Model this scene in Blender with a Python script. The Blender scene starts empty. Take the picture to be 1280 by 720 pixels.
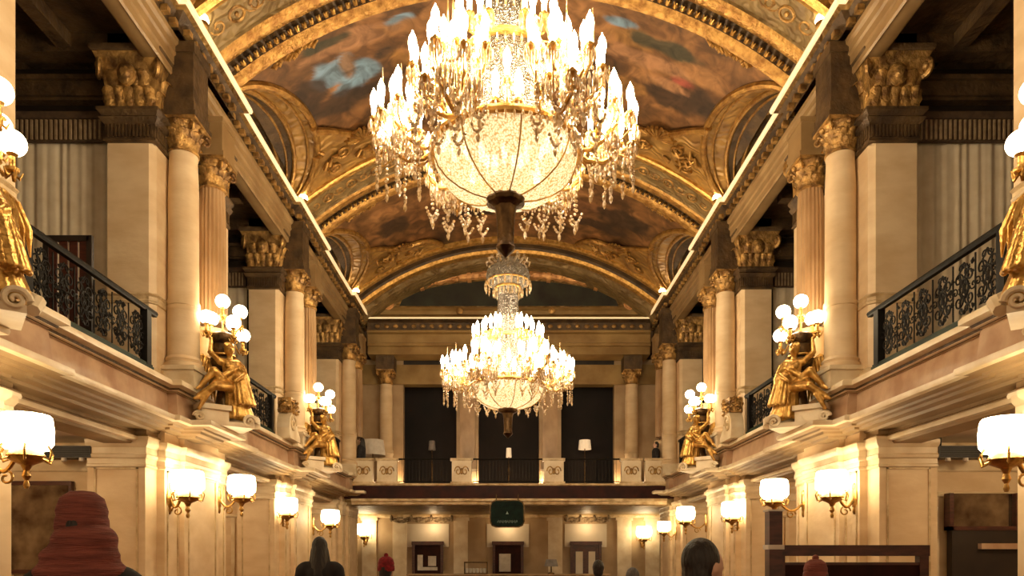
import bpy, bmesh, math, random
from mathutils import Vector, Matrix, noise
random.seed(7)
C = bpy.context.scene.collection
SC = bpy.context.scene
PI = math.pi

# ------------------------------------------------------------------ camera, world, exposure
FPX, VX, VY, CAMX, CAMZ = 900.0, 633.0, 695.0, -0.10, 1.5
cam_data = bpy.data.cameras.new('camera')
cam = bpy.data.objects.new('camera', cam_data); C.objects.link(cam)
cam.location = (CAMX, 0, CAMZ); cam.rotation_euler = (PI/2, 0, 0)
cam_data.sensor_width = 36; cam_data.lens = 36*FPX/1280
cam_data.shift_x = (640-VX)/1280; cam_data.shift_y = (VY-360)/1280
cam_data.clip_end = 200
SC.camera = cam
world = bpy.data.worlds.new('world'); SC.world = world; world.use_nodes = True
bg = world.node_tree.nodes['Background']
bg.inputs['Color'].default_value = (1.0, 0.66, 0.36, 1); bg.inputs['Strength'].default_value = 0.45
SC.view_settings.view_transform = 'Standard'; SC.view_settings.look = 'None'
SC.view_settings.exposure = 0.62; SC.view_settings.gamma = 1.0
SC.view_settings.use_curve_mapping = False
SC.cycles.use_denoising = True
SC.cycles.max_bounces = 6; SC.cycles.diffuse_bounces = 4; SC.cycles.glossy_bounces = 3
SC.cycles.transmission_bounces = 4; SC.cycles.transparent_max_bounces = 12
SC.cycles.sample_clamp_indirect = 4.0
SC.cycles.caustics_reflective = False; SC.cycles.caustics_refractive = False
# lamp strengths (radiance of the glass / bulbs)
E_SHADE, E_GLOBE, E_BULB, E_STRIP, P_BOWL, P_SPOT = 12.0, 12.0, 44.0, 0.45, 38.0, 60.0
WARM = (1.0, 0.70, 0.38)

def PX(x, y, Y):
    """a pixel of the photograph at depth Y -> world point"""
    return Vector(((x-VX)/FPX*Y+CAMX, Y, CAMZ+(VY-y)/FPX*Y))

# ------------------------------------------------------------------ materials
MATS = {}
def nt_new(name):
    m = bpy.data.materials.new(name); m.use_nodes = True
    nt = m.node_tree; MATS[name] = m
    return m, nt, nt.nodes, nt.links, nt.nodes['Principled BSDF']

def surf(name, col, col2=None, rough=0.6, metal=0.0, scale=3.0, bump=0.0, bscale=20.0, detail=5.0,
         stretch=(1, 1, 1), kind='noise', contrast=(0.35, 0.65), btype='noise', spec=0.5, coat=0.0):
    m, nt, N, L, P = nt_new(name)
    P.inputs['Roughness'].default_value = rough; P.inputs['Metallic'].default_value = metal
    P.inputs['Specular IOR Level'].default_value = spec
    P.inputs['Coat Weight'].default_value = coat
    tc = N.new('ShaderNodeTexCoord'); mp = N.new('ShaderNodeMapping'); mp.inputs['Scale'].default_value = stretch
    L.new(tc.outputs['Object'], mp.inputs['Vector'])
    if col2 is None: col2 = tuple(c*0.75 for c in col)
    if kind == 'noise':
        t = N.new('ShaderNodeTexNoise'); t.inputs['Scale'].default_value = scale; t.inputs['Detail'].default_value = detail
        fac = t.outputs['Fac']
    elif kind == 'wave':
        t = N.new('ShaderNodeTexWave'); t.inputs['Scale'].default_value = scale; t.inputs['Distortion'].default_value = 6
        t.inputs['Detail'].default_value = 4; fac = t.outputs['Fac']
    else:
        t = N.new('ShaderNodeTexVoronoi'); t.inputs['Scale'].default_value = scale; fac = t.outputs['Distance']
    L.new(mp.outputs['Vector'], t.inputs['Vector'])
    r = N.new('ShaderNodeValToRGB'); r.color_ramp.elements[0].position = contrast[0]; r.color_ramp.elements[1].position = contrast[1]
    r.color_ramp.elements[0].color = (*col2, 1); r.color_ramp.elements[1].color = (*col, 1)
    L.new(fac, r.inputs['Fac']); L.new(r.outputs['Color'], P.inputs['Base Color'])
    if bump:
        if btype == 'noise':
            b = N.new('ShaderNodeTexNoise'); b.inputs['Scale'].default_value = bscale; b.inputs['Detail'].default_value = 3; bo = b.outputs['Fac']
        elif btype == 'scroll':
            b0 = N.new('ShaderNodeTexNoise'); b0.inputs['Scale'].default_value = bscale*0.35; b0.inputs['Detail'].default_value = 1
            b = N.new('ShaderNodeTexWave'); b.wave_type = 'RINGS'; b.inputs['Scale'].default_value = bscale*0.25
            b.inputs['Distortion'].default_value = 14; b.inputs['Detail'].default_value = 2; b.inputs['Detail Scale'].default_value = 1.2
            bo = b.outputs['Fac']
        else:
            b = N.new('ShaderNodeTexVoronoi'); b.feature = 'SMOOTH_F1'; b.inputs['Scale'].default_value = bscale; bo = b.outputs['Distance']
        L.new(mp.outputs['Vector'], b.inputs['Vector'])
        bn = N.new('ShaderNodeBump'); bn.inputs['Strength'].default_value = bump; bn.inputs['Distance'].default_value = 0.05
        L.new(bo, bn.inputs['Height']); L.new(bn.outputs['Normal'], P.inputs['Normal'])
    return m

def glow(name, col, strength, sample=True):
    m, nt, N, L, P = nt_new(name)
    P.inputs['Base Color'].default_value = (0.9, 0.85, 0.75, 1)
    P.inputs['Emission Color'].default_value = (*col, 1); P.inputs['Emission Strength'].default_value = strength
    if not sample: m.cycles.emission_sampling = 'NONE'
    return m

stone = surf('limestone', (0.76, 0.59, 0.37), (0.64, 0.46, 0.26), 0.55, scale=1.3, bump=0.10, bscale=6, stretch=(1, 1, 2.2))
stone_l = surf('pale_marble', (0.82, 0.70, 0.50), (0.66, 0.51, 0.31), 0.4, scale=2.4, bump=0.15, bscale=9)
stone_trim = surf('moulded_stone', (0.72, 0.56, 0.33), (0.42, 0.28, 0.13), 0.45, scale=3.5, bump=0.35, bscale=14)
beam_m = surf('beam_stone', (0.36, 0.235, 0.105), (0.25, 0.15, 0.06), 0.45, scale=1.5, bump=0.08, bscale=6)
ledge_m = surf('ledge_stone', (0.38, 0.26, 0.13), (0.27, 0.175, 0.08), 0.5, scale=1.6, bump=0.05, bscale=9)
plain_gilt = surf('plain_gilt_band', (0.38, 0.25, 0.09), (0.24, 0.14, 0.045), 0.45, 0.2, scale=1.2, bump=0.1, bscale=9)
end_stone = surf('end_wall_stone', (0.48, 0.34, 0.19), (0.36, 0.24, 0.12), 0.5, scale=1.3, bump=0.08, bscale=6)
marble_b = surf('brown_marble', (0.52, 0.34, 0.18), (0.34, 0.20, 0.09), 0.35, scale=2.0, bump=0.05, stretch=(1, 1, .5))
marble_p = surf('rose_marble', (0.56, 0.38, 0.24), (0.36, 0.20, 0.11), 0.3, scale=2.4, kind='noise')
gold = surf('gilding', (0.56, 0.32, 0.085), (0.28, 0.13, 0.028), 0.36, 0.6, scale=6, bump=0.5, bscale=18)
gold_f = surf('fine_gilding', (0.78, 0.48, 0.14), (0.42, 0.22, 0.045), 0.3, 0.75, scale=9, bump=0.25, bscale=30)
gold_paint = surf('gold_paint', (0.38, 0.22, 0.062), (0.13, 0.065, 0.018), 0.42, 0.3, scale=2.2, bump=0.55, bscale=9, btype='scroll')
relief = surf('gilt_relief', (0.50, 0.29, 0.075), (0.22, 0.11, 0.03), 0.4, 0.3, scale=2.5, bump=0.45, bscale=5, btype='scroll', contrast=(.3, .7))
olive = surf('olive_gilt_band', (0.30, 0.205, 0.08), (0.17, 0.105, 0.035), 0.5, 0.15, scale=2.2, bump=0.5, bscale=7, btype='scroll')
gold_dark = surf('tarnished_gilding', (0.66, 0.39, 0.12), (0.17, 0.085, 0.028), 0.45, 0.5, scale=5, bump=0.8, bscale=12)
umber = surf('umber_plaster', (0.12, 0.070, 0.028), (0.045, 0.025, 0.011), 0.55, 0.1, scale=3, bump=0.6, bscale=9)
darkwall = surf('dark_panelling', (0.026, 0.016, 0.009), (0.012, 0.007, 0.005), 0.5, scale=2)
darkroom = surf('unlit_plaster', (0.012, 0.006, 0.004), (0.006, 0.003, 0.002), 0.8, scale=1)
bronze = surf('dark_bronze', (0.13, 0.075, 0.03), (0.045, 0.025, 0.012), 0.35, 0.85, scale=8, bump=0.3, bscale=20)
brass = surf('aged_brass', (0.62, 0.38, 0.12), (0.32, 0.18, 0.05), 0.33, 0.9, scale=8, bump=0.2, bscale=25)
iron = surf('wrought_iron', (0.011, 0.009, 0.007), (0.006, 0.005, 0.004), 0.6, 0.0, scale=10, spec=0.15)
patina = surf('green_patina', (0.020, 0.034, 0.018), (0.010, 0.018, 0.010), 0.6, 0.0, scale=5, spec=0.15)
wood = surf('dark_mahogany', (0.10, 0.028, 0.016), (0.045, 0.013, 0.009), 0.35, scale=5, stretch=(1, 1, 5))
maroon = surf('maroon_lacquer', (0.038, 0.007, 0.004), (0.018, 0.004, 0.003), 0.5, scale=3, spec=.15)
cloth = surf('curtain_cloth', (0.88, 0.76, 0.56), (0.78, 0.65, 0.45), 0.85, scale=4)
fringe_d = surf('fringe_dark', (0.10, 0.06, 0.03), (0.06, 0.035, 0.02), 0.8, scale=8)
fringe_l = surf('fringe_thread', (0.38, 0.27, 0.15), (0.25, 0.17, 0.09), 0.8, scale=8)
plaster = surf('cream_plaster', (0.74, 0.66, 0.52), (0.66, 0.57, 0.43), 0.7, scale=1)
floor_m = surf('patterned_carpet', (0.25, 0.08, 0.05), (0.11, 0.05, 0.03), 0.8, scale=3, kind='vor')
green_s = surf('green_enamel', (0.005, 0.016, 0.011), (0.003, 0.008, 0.006), 0.6, scale=5, spec=0.1)
palemark = surf('pale_enamel', (0.22, 0.30, 0.26), (0.12, 0.18, 0.15), 0.5, scale=5)
white_p = surf('white_linen', (0.75, 0.70, 0.62), (0.6, 0.55, 0.47), 0.8, scale=5)
grey_p = surf('grey_fabric', (0.30, 0.27, 0.25), (0.2, 0.18, 0.17), 0.8, scale=5)
skin = surf('skin', (0.62, 0.38, 0.27), (0.55, 0.32, 0.22), 0.55, scale=6)
hair_d = surf('black_hair', (0.018, 0.013, 0.011), (0.008, 0.006, 0.006), 0.5, scale=30, bump=0.4, bscale=60, stretch=(1, 1, .2))
hair_g = surf('grey_hair', (0.16, 0.16, 0.16), (0.08, 0.08, 0.085), 0.6, scale=30, bump=0.4, bscale=60, stretch=(1, 1, .2))
black_c = surf('black_cloth', (0.018, 0.016, 0.018), (0.010, 0.009, 0.010), 0.85, scale=10)
red_k = surf('red_knit', (0.32, 0.012, 0.022), (0.16, 0.006, 0.012), 0.85, scale=30, bump=0.5, bscale=60)
rose_k = surf('dusty_red_knit', (0.30, 0.085, 0.065), (0.17, 0.045, 0.035), 0.85, scale=20, bump=0.5, bscale=60, stretch=(.3, .3, 3))
mirror = surf('mirror_glass', (0.35, 0.27, 0.18), (0.10, 0.06, 0.04), 0.12, 0.9, scale=2.5)

bulb_m = glow('lit_candle_bulb', (1.0, 0.80, 0.52), E_BULB)
globe_m = glow('lit_globe_glass', (1.0, 0.80, 0.50), E_GLOBE)
shade_m = glow('lit_shade_glass', (1.0, 0.78, 0.46), E_SHADE)
strip_m = glow('lit_cove_strip', (1.0, 0.66, 0.28), E_STRIP)
warmlamp = glow('lit_lamp_shade', (1.0, 0.66, 0.36), 0.28)

def crystal_mat(name, scale, alpha, tint=(0.95, 0.88, 0.74), stretch=(1, 1, 1)):
    m, nt, N, L, P = nt_new(name)
    out = N['Material Output']
    tc = N.new('ShaderNodeTexCoord'); mp = N.new('ShaderNodeMapping'); mp.inputs['Scale'].default_value = stretch
    L.new(tc.outputs['Object'], mp.inputs['Vector'])
    v = N.new('ShaderNodeTexVoronoi'); v.inputs['Scale'].default_value = scale; L.new(mp.outputs['Vector'], v.inputs['Vector'])
    bn = N.new('ShaderNodeBump'); bn.inputs['Strength'].default_value = 1.0; bn.inputs['Distance'].default_value = 0.03
    L.new(v.outputs['Distance'], bn.inputs['Height'])
    rp = N.new('ShaderNodeValToRGB'); rp.color_ramp.elements[0].color = (*tint, 1); rp.color_ramp.elements[0].position = 0.35
    rp.color_ramp.elements[1].color = (tint[0]*.5, tint[1]*.38, tint[2]*.2, 1); rp.color_ramp.elements[1].position = 0.75
    L.new(v.outputs['Distance'], rp.inputs['Fac'])
    tr = N.new('ShaderNodeBsdfTranslucent'); gl = N.new('ShaderNodeBsdfGlossy'); gl.inputs['Roughness'].default_value = 0.15
    tp = N.new('ShaderNodeBsdfTransparent'); df = N.new('ShaderNodeBsdfDiffuse')
    L.new(rp.outputs['Color'], tr.inputs['Color']); L.new(rp.outputs['Color'], df.inputs['Color']); L.new(bn.outputs['Normal'], gl.inputs['Normal'])
    a = N.new('ShaderNodeMixShader'); a.inputs[0].default_value = 0.35; L.new(tr.outputs[0], a.inputs[1]); L.new(df.outputs[0], a.inputs[2])
    b = N.new('ShaderNodeMixShader'); b.inputs[0].default_value = 0.2; L.new(a.outputs[0], b.inputs[1]); L.new(gl.outputs[0], b.inputs[2])
    c = N.new('ShaderNodeMixShader'); c.inputs[0].default_value = alpha; L.new(b.outputs[0], c.inputs[1]); L.new(tp.outputs[0], c.inputs[2])
    L.new(c.outputs[0], out.inputs['Surface'])
    return m
crystal = crystal_mat('beaded_crystal', 44, 0.10, (.80, .72, .56))
crystal_c = crystal_mat('beaded_crystal_column', 34, 0.10, (.15, .125, .09))
crystal_d = crystal_mat('crystal_drop', 20, 0.05, (1.0, 0.84, 0.58))

def paint_mat(name):
    m, nt, N, L, P = nt_new(name)
    at = N.new('ShaderNodeVertexColor'); at.layer_name = 'paint'
    tc = N.new('ShaderNodeTexCoord'); n = N.new('ShaderNodeTexNoise'); n.inputs['Scale'].default_value = 2.2; n.inputs['Detail'].default_value = 6
    n.inputs['Distortion'].default_value = 1.2
    L.new(tc.outputs['Object'], n.inputs['Vector'])
    r = N.new('ShaderNodeValToRGB'); r.color_ramp.elements[0].position = .35; r.color_ramp.elements[1].position = .65
    r.color_ramp.elements[0].color = (.5, .45, .4, 1); r.color_ramp.elements[1].color = (1.25, 1.2, 1.15, 1)
    mx = N.new('ShaderNodeMix'); mx.data_type = 'RGBA'; mx.blend_type = 'MULTIPLY'; mx.inputs[0].default_value = 1
    L.new(n.outputs['Fac'], r.inputs['Fac']); L.new(at.outputs['Color'], mx.inputs[6]); L.new(r.outputs['Color'], mx.inputs[7])
    L.new(mx.outputs[2], P.inputs['Base Color']); P.inputs['Roughness'].default_value = 0.6
    return m
fresco = paint_mat('painted_ceiling')

# ------------------------------------------------------------------ mesh helpers
class MB:
    def __init__(s): s.v = []; s.f = []
    def add(s, vs, fs):
        o = len(s.v); s.v += [tuple(p) for p in vs]; s.f += [tuple(i+o for i in f) for f in fs]; return s
    def box(s, x0, x1, y0, y1, z0, z1):
        x0, x1 = min(x0, x1), max(x0, x1); y0, y1 = min(y0, y1), max(y0, y1); z0, z1 = min(z0, z1), max(z0, z1)
        return s.add([(x0,y0,z0),(x1,y0,z0),(x1,y1,z0),(x0,y1,z0),(x0,y0,z1),(x1,y0,z1),(x1,y1,z1),(x0,y1,z1)],
                     [(0,3,2,1),(4,5,6,7),(0,1,5,4),(1,2,6,5),(2,3,7,6),(3,0,4,7)])
    def lathe(s, prof, n=24, c=(0, 0, 0), flute=0, depth=0.0, cap=True, sx=1, sy=1):
        vs = []; fs = []
        for (r, z) in prof:
            for i in range(n):
                a = 2*PI*i/n; rr = r*(1-depth*(0.5+0.5*math.cos(flute*a))) if flute else r
                vs.append((c[0]+rr*math.cos(a)*sx, c[1]+rr*math.sin(a)*sy, c[2]+z))
        for j in range(len(prof)-1):
            for i in range(n):
                k = (i+1) % n; fs.append((j*n+i, j*n+k, (j+1)*n+k, (j+1)*n+i))
        if cap:
            fs.append(tuple(range(n-1, -1, -1))); m = (len(prof)-1)*n; fs.append(tuple(m+i for i in range(n)))
        return s.add(vs, fs)
    def tube(s, pts, r, n=6, closed=False):
        pts = [Vector(p) for p in pts]; N = len(pts)
        if N < 2: return s
        rs = r if isinstance(r, (list, tuple)) else [r]*N
        vs = []; prev = None
        for i, p in enumerate(pts):
            if closed: t = pts[(i+1) % N]-pts[i-1]
            else: t = pts[min(i+1, N-1)]-pts[max(i-1, 0)]
            if t.length < 1e-9: t = Vector((0, 0, 1))
            t.normalize()
            if prev is None:
                u = t.cross(Vector((0, 0, 1)));
                if u.length < 0.05: u = t.cross(Vector((1, 0, 0)))
            else: u = prev-t*prev.dot(t)
            if u.length < 1e-6: u = t.cross(Vector((0, 1, 0)))
            u.normalize(); prev = u; w = t.cross(u)
            for k in range(n):
                a = 2*PI*k/n; q = p+(u*math.cos(a)+w*math.sin(a))*rs[i]; vs.append(q)
        fs = []
        for i in range(N if closed else N-1):
            j = (i+1) % N
            for k in range(n):
                l = (k+1) % n; fs.append((i*n+k, i*n+l, j*n+l, j*n+k))
        if not closed:
            fs.append(tuple(range(n-1, -1, -1))); fs.append(tuple((N-1)*n+k for k in range(n)))
        return s.add(vs, fs)
    def ell(s, c, r, n=10, m=7, rot=None):
        vs = []; fs = []
        if not isinstance(r, (tuple, list)): r = (r, r, r)
        for j in range(m+1):
            ph = -PI/2+PI*j/m
            for i in range(n):
                a = 2*PI*i/n; p = Vector((r[0]*math.cos(ph)*math.cos(a), r[1]*math.cos(ph)*math.sin(a), r[2]*math.sin(ph)))
                if rot: p = rot @ p
                vs.append((c[0]+p.x, c[1]+p.y, c[2]+p.z))
        for j in range(m):
            for i in range(n):
                k = (i+1) % n; fs.append((j*n+i, j*n+k, (j+1)*n+k, (j+1)*n+i))
        return s.add(vs, fs)
    def sweep(s, path, prof, side=1, closed=False):
        """path of (x,y) with the hall on its left, prof of (out, z); mitred"""
        P = [Vector(p) for p in path]; n = len(P); m = len(prof); vs = []
        for i in range(n):
            d0 = (P[i]-P[i-1]).normalized() if i > 0 else None
            d1 = (P[i+1]-P[i]).normalized() if i < n-1 else None
            n0 = Vector((-d0.y, d0.x)) if d0 else None; n1 = Vector((-d1.y, d1.x)) if d1 else None
            if n0 is None: o = n1
            elif n1 is None: o = n0
            else:
                o = n0+n1; o = o/max(o.length_squared/2, 0.2)
            for (d, z) in prof: vs.append((side*(P[i].x+o.x*d), P[i].y+o.y*d, z))
        fs = []
        for i in range(n-1):
            for j in range(m-1): fs.append((i*m+j, i*m+j+1, (i+1)*m+j+1, (i+1)*m+j))
            if closed: fs.append((i*m+m-1, i*m, (i+1)*m, (i+1)*m+m-1))
        if closed: fs.append(tuple(range(m))); fs.append(tuple((n-1)*m+j for j in range(m-1, -1, -1)))
        return s.add(vs, fs)
    def xf(s, M):
        s.v = [tuple(M @ Vector(p)) for p in s.v]; return s
    def mesh(s, name, mat, smooth=True, recalc=True):
        me = bpy.data.meshes.new(name); me.from_pydata(s.v, [], s.f); me.update()
        if recalc:
            bm = bmesh.new(); bm.from_mesh(me); bmesh.ops.recalc_face_normals(bm, faces=bm.faces); bm.to_mesh(me); bm.free()
        if mat: me.materials.append(mat)
        if smooth: smooth_mesh(me)
        return me
    def build(s, name, mat, parent=None, smooth=True, loc=None):
        o = bpy.data.objects.new(name, s.mesh(name, mat, smooth)); C.objects.link(o)
        if parent: o.parent = parent
        if loc is not None: o.location = loc
        return o

def smooth_mesh(me, ang=38):
    bm = bmesh.new(); bm.from_mesh(me)
    for f in bm.faces: f.smooth = True
    for e in bm.edges:
        if len(e.link_faces) == 2 and e.calc_face_angle(0) > math.radians(ang): e.smooth = False
    bm.to_mesh(me); bm.free()

def fuse(mb, name, mat, parent=None, voxel=0.02, smooth=4, loc=None):
    """one continuous skin over overlapping shapes"""
    me = mb.mesh(name+'_raw', None, False); o = bpy.data.objects.new('tmp', me); C.objects.link(o)
    r = o.modifiers.new('r', 'REMESH'); r.mode = 'VOXEL'; r.voxel_size = voxel; r.use_smooth_shade = True
    s = o.modifiers.new('s', 'SMOOTH'); s.iterations = smooth; s.factor = 0.5
    dg = bpy.context.evaluated_depsgraph_get(); dg.update()
    out = bpy.data.meshes.new_from_object(o.evaluated_get(dg)); out.name = name
    bpy.data.objects.remove(o); bpy.data.meshes.remove(me)
    out.materials.clear(); out.materials.append(mat)
    for p in out.polygons: p.use_smooth = True
    q = bpy.data.objects.new(name, out); C.objects.link(q)
    if parent: q.parent = parent
    if loc is not None: q.location = loc
    return q

def tag(o, label, cat, group=None, kind=None):
    o['label'] = label; o['category'] = cat
    if group: o['group'] = group
    if kind: o['kind'] = kind
    return o
def thing(name, label, cat, loc=(0, 0, 0), rz=0, group=None):
    o = bpy.data.objects.new(name, None); C.objects.link(o); o.location = loc; o.rotation_euler = (0, 0, rz)
    o.empty_display_size = 0.2
    return tag(o, label, cat, group)
def struct(name, mb, mat, smooth=False):
    o = mb.build(name, mat, None, smooth); o['kind'] = 'structure'; return o
def copy_tree(o, parent=None):
    c = o.copy(); C.objects.link(c); c.parent = parent
    for ch in list(o.children): copy_tree(ch, c)
    return c
def capsule(mb, p0, r0, p1, r1, n=10, flat=1.0):
    p0, p1 = Vector(p0), Vector(p1); k = 4
    pts = [p0.lerp(p1, i/k) for i in range(k+1)]; rs = [r0+(r1-r0)*i/k for i in range(k+1)]
    mb.tube(pts, rs, n); mb.ell(p0, r0, n, 6); mb.ell(p1, r1, n, 6)
def point(name, loc, power, r=0.1, col=WARM, parent=None):
    d = bpy.data.lights.new(name, 'POINT'); d.energy = power; d.shadow_soft_size = r; d.color = col
    o = bpy.data.objects.new(name, d); C.objects.link(o); o.location = loc
    if parent: o.parent = parent
    return o

SIDE = {-1: 'left', 1: 'right'}
YP = [-1.2, 5.6, 12.4, 19.2, 26.0]          # near edge of each pier block, 3 m deep
WHERE = ['behind the viewer', 'nearest the viewer', 'second from the viewer', 'third from the viewer', 'at the far end']

# ------------------------------------------------------------------ floor, aisles, walls
struct('floor', MB().box(-11, 11, -3, 34, -0.2, 0), floor_m)
for s in (-1, 1):
    n = SIDE[s]
    # mezzanine slab, aisle outer wall, dark aisle ceiling
    struct('trim_mezzanine_slab', MB().box(s*6.42, s*10.6, -3, 34, 3.52, 4.15).box(s*6.0, s*6.42, -3, 29.2, 3.95, 4.15), plaster)
    struct('wall_aisle_'+n, MB().box(s*10.5, s*10.8, -3, 34, 0, 4.15), plaster)
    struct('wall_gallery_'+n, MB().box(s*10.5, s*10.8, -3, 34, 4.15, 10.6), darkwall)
    m = MB().box(s*6.3, s*10.8, -3, 31, 10.5, 10.8)
    for y in [0.5+1.7*i for i in range(18)]: m.box(s*6.6, s*10.5, y, y+0.3, 10.2, 10.5)
    for x in (7.6, 8.9): m.box(s*x, s*(x+.25), -3, 31, 10.26, 10.5)
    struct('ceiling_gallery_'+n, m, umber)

# -------- mezzanine ledge: path with a break-front at every pier
def brk(x, dx, y0, y1):
    p = [(x, -3)]
    for yp in YP:
        a, b = yp+y0, yp+y1
        if a < -3: continue
        p += [(x, a), (x-dx, a), (x-dx, b), (x, b)]
    p.append((x, 29.4) if p[-1][1] < 29.4 else (x, p[-1][1]+.1))
    return p
ledge_path = [(x, y) for x, y in brk(5.95, 0.16, 0.0, 3.3)]
ledge_path[-1] = (5.95, 29.2)
frz_path = brk(6.38, 0.18, -.2, 3.3)
frz_path[-1] = (6.20, 29.3)
frz_path = [p for i_, p in enumerate(frz_path) if i_ == 0 or p != frz_path[i_-1]]
cor_path = [(5.95, -3)]
for yp in YP:
    for (dx, a, b) in ((.08, 0, .45), (.42, .45, 1.6), (.08, 1.6, 3.3)):
        for yy in (a, b):
            q = (5.95-dx, yp+yy)
            if yy == 0: cor_path.append((5.95, yp))
            if q != cor_path[-1]: cor_path.append(q)
    cor_path.append((5.95, yp+3.3))
cor_path[-1] = (cor_path[-1][0], 29.3)
cor_path[-2] = (cor_path[-2][0], 29.2)
P_TOP = [(-0.15, 4.15), (-0.15, 4.5), (0.16, 4.5), (0.19, 4.46), (0.19, 4.40), (0.10, 4.37), (0.08, 4.33), (0.0, 4.31)]
P_FAS = [(0.0, 4.31), (0.02, 4.27), (0.05, 3.92), (0.07, 3.88)]
P_COR = [(-.5, 3.90), (0.07, 3.90), (0.20, 3.885), (0.25, 3.86), (0.25, 3.80), (0.19, 3.775), (0.06, 3.77), (0.04, 3.74), (-.04, 3.73), (-.06, 3.69), (-.20, 3.68), (-.22, 3.64), (-.45, 3.62)]
P_FRZ = [(0.02, 3.78), (0.0, 3.70), (0.0, 3.57), (0.05, 3.54), (0.05, 3.47), (0.0, 3.44), (-0.04, 3.40), (-0.5, 3.40), (-0.5, 3.60)]
for s in (-1, 1):
    n = SIDE[s]
    struct('trim_ledge_top_'+n, MB().sweep(ledge_path, P_TOP, s), stone_l, True)
    struct('trim_ledge_fascia_'+n, MB().sweep(ledge_path, P_FAS, s), marble_p, True)
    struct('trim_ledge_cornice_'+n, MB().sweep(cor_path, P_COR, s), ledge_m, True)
    struct('trim_ledge_lip_'+n, MB().sweep(cor_path, [(.20, 3.895), (.27, 3.875), (.28, 3.83), (.27, 3.79), (.20, 3.775)], s).sweep(frz_path, [(.0, 3.53), (.06, 3.52), (.07, 3.48), (.06, 3.45), (0, 3.44)], s), stone_l, True)
    struct('trim_ledge_shade_strip_'+n, MB().sweep(ledge_path, [(.105, 4.385), (.09, 4.34), (.03, 4.315)], s), umber, False)  # dark strip that paints the shade line under the top moulding
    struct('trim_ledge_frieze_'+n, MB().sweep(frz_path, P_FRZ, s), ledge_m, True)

# -------- entablature of the hall with the cove strip
ent_path = brk(5.98, 0.12, 0.12, 2.45)
ent_path[-1] = (5.98, 29.3)
arc_path = [(5.98, -3), (5.98, 29.3)]
E_ARC = [(-0.34, 10.56), (-0.34, 10.03), (-0.30, 10.0), (-0.06, 10.0), (-0.03, 9.97), (0.0, 10.0), (0.0, 10.13), (0.035, 10.15), (0.035, 10.29), (0.07, 10.32), (0.07, 10.44), (0.12, 10.48), (0.13, 10.56)]
E_DRK = [(0.12, 10.56), (0.10, 10.58), (0.09, 10.70), (0.16, 10.74), (0.26, 10.80)]
E_COR = [(0.26, 10.80), (0.33, 10.83), (0.35, 10.90), (0.30, 10.94), (0.16, 10.94), (0.14, 10.84), (-0.5, 10.84)]
for s in (-1, 1):
    n = SIDE[s]
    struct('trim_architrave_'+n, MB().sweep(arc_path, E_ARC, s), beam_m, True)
    struct('trim_frieze_'+n, MB().sweep(ent_path, E_DRK, s), umber, True)
    struct('trim_cornice_'+n, MB().sweep(ent_path, E_COR, s), gold_paint, True)
    st = MB().sweep(ent_path, [(0.325, 10.84), (0.375, 10.84), (0.395, 10.90), (0.38, 10.955), (0.28, 10.965), (0.28, 10.945)], s, closed=True)
    tag(st.build('cove_light_strip', strip_m, None, False), 'glowing warm cove light strip running along the top of the %s cornice' % n, 'light strip')
    m = MB()
    for a, b in zip(ent_path[:-1], ent_path[1:]):
        if a[0] != b[0]: continue
        L_ = b[1]-a[1]; k = max(1, int(L_/0.28))
        for i in range(k):
            y = a[1]+(i+.5)*L_/k; m.box(s*(a[0]-.10), s*(a[0]-.22), y-.06, y+.06, 10.62, 10.72)
    struct('trim_modillions_'+n, m, gold_dark)

# ------------------------------------------------------------------ piers
def leafrow(m, cx, cy, z, r, n, h, w, curl, off=0, square=False, arc=(0, 2*PI)):
    """acanthus leaves round a bell"""
    for i in range(n):
        a = arc[0]+(arc[1]-arc[0])*(i+off)/n
        ca, sa = math.cos(a), math.sin(a); rr = r
        if square: rr = r/max(abs(ca), abs(sa))
        rows = 6; vs = []; fs = []
        for j in range(rows+1):
            t = j/rows; zz = z+h*(t if t < .8 else .8+(t-.8)*-0.6)
            out = rr*1.0+curl*t**2.2+0.012; ww = w*(0.75+0.5*math.sin(PI*t*.9))*(1-.55*t**3)*(1+.12*(-1)**j)
            for q, bulge in ((-1, -.25), (-.5, 0), (0, .15), (.5, 0), (1, -.25)):
                o2 = out+bulge*w*.5
                vs.append((cx+ca*o2-sa*ww*q/2, cy+sa*o2+ca*ww*q/2, zz))
        for j in range(rows):
            for q in range(4):
                p = j*5+q; fs.append((p, p+1, p+6, p+5))
        m.add(vs, fs)
def volute(m, c, axis, R, r, turns=1.6, w=0.05):
    ax = Vector(axis).normalized(); u = ax.cross(Vector((0, 0, 1))).normalized(); v = Vector((0, 0, 1))
    pts = []; rs = []
    for i in range(22):
        t = i/21; a = PI*.5+t*turns*2*PI; q = R*(1-t*.88)
        pts.append(Vector(c)+u*math.cos(a)*q+v*math.sin(a)*q); rs.append(r*(1-.4*t))
    m.tube(pts, rs, 6); m.ell(c, r*1.3, 8, 6)

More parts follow.
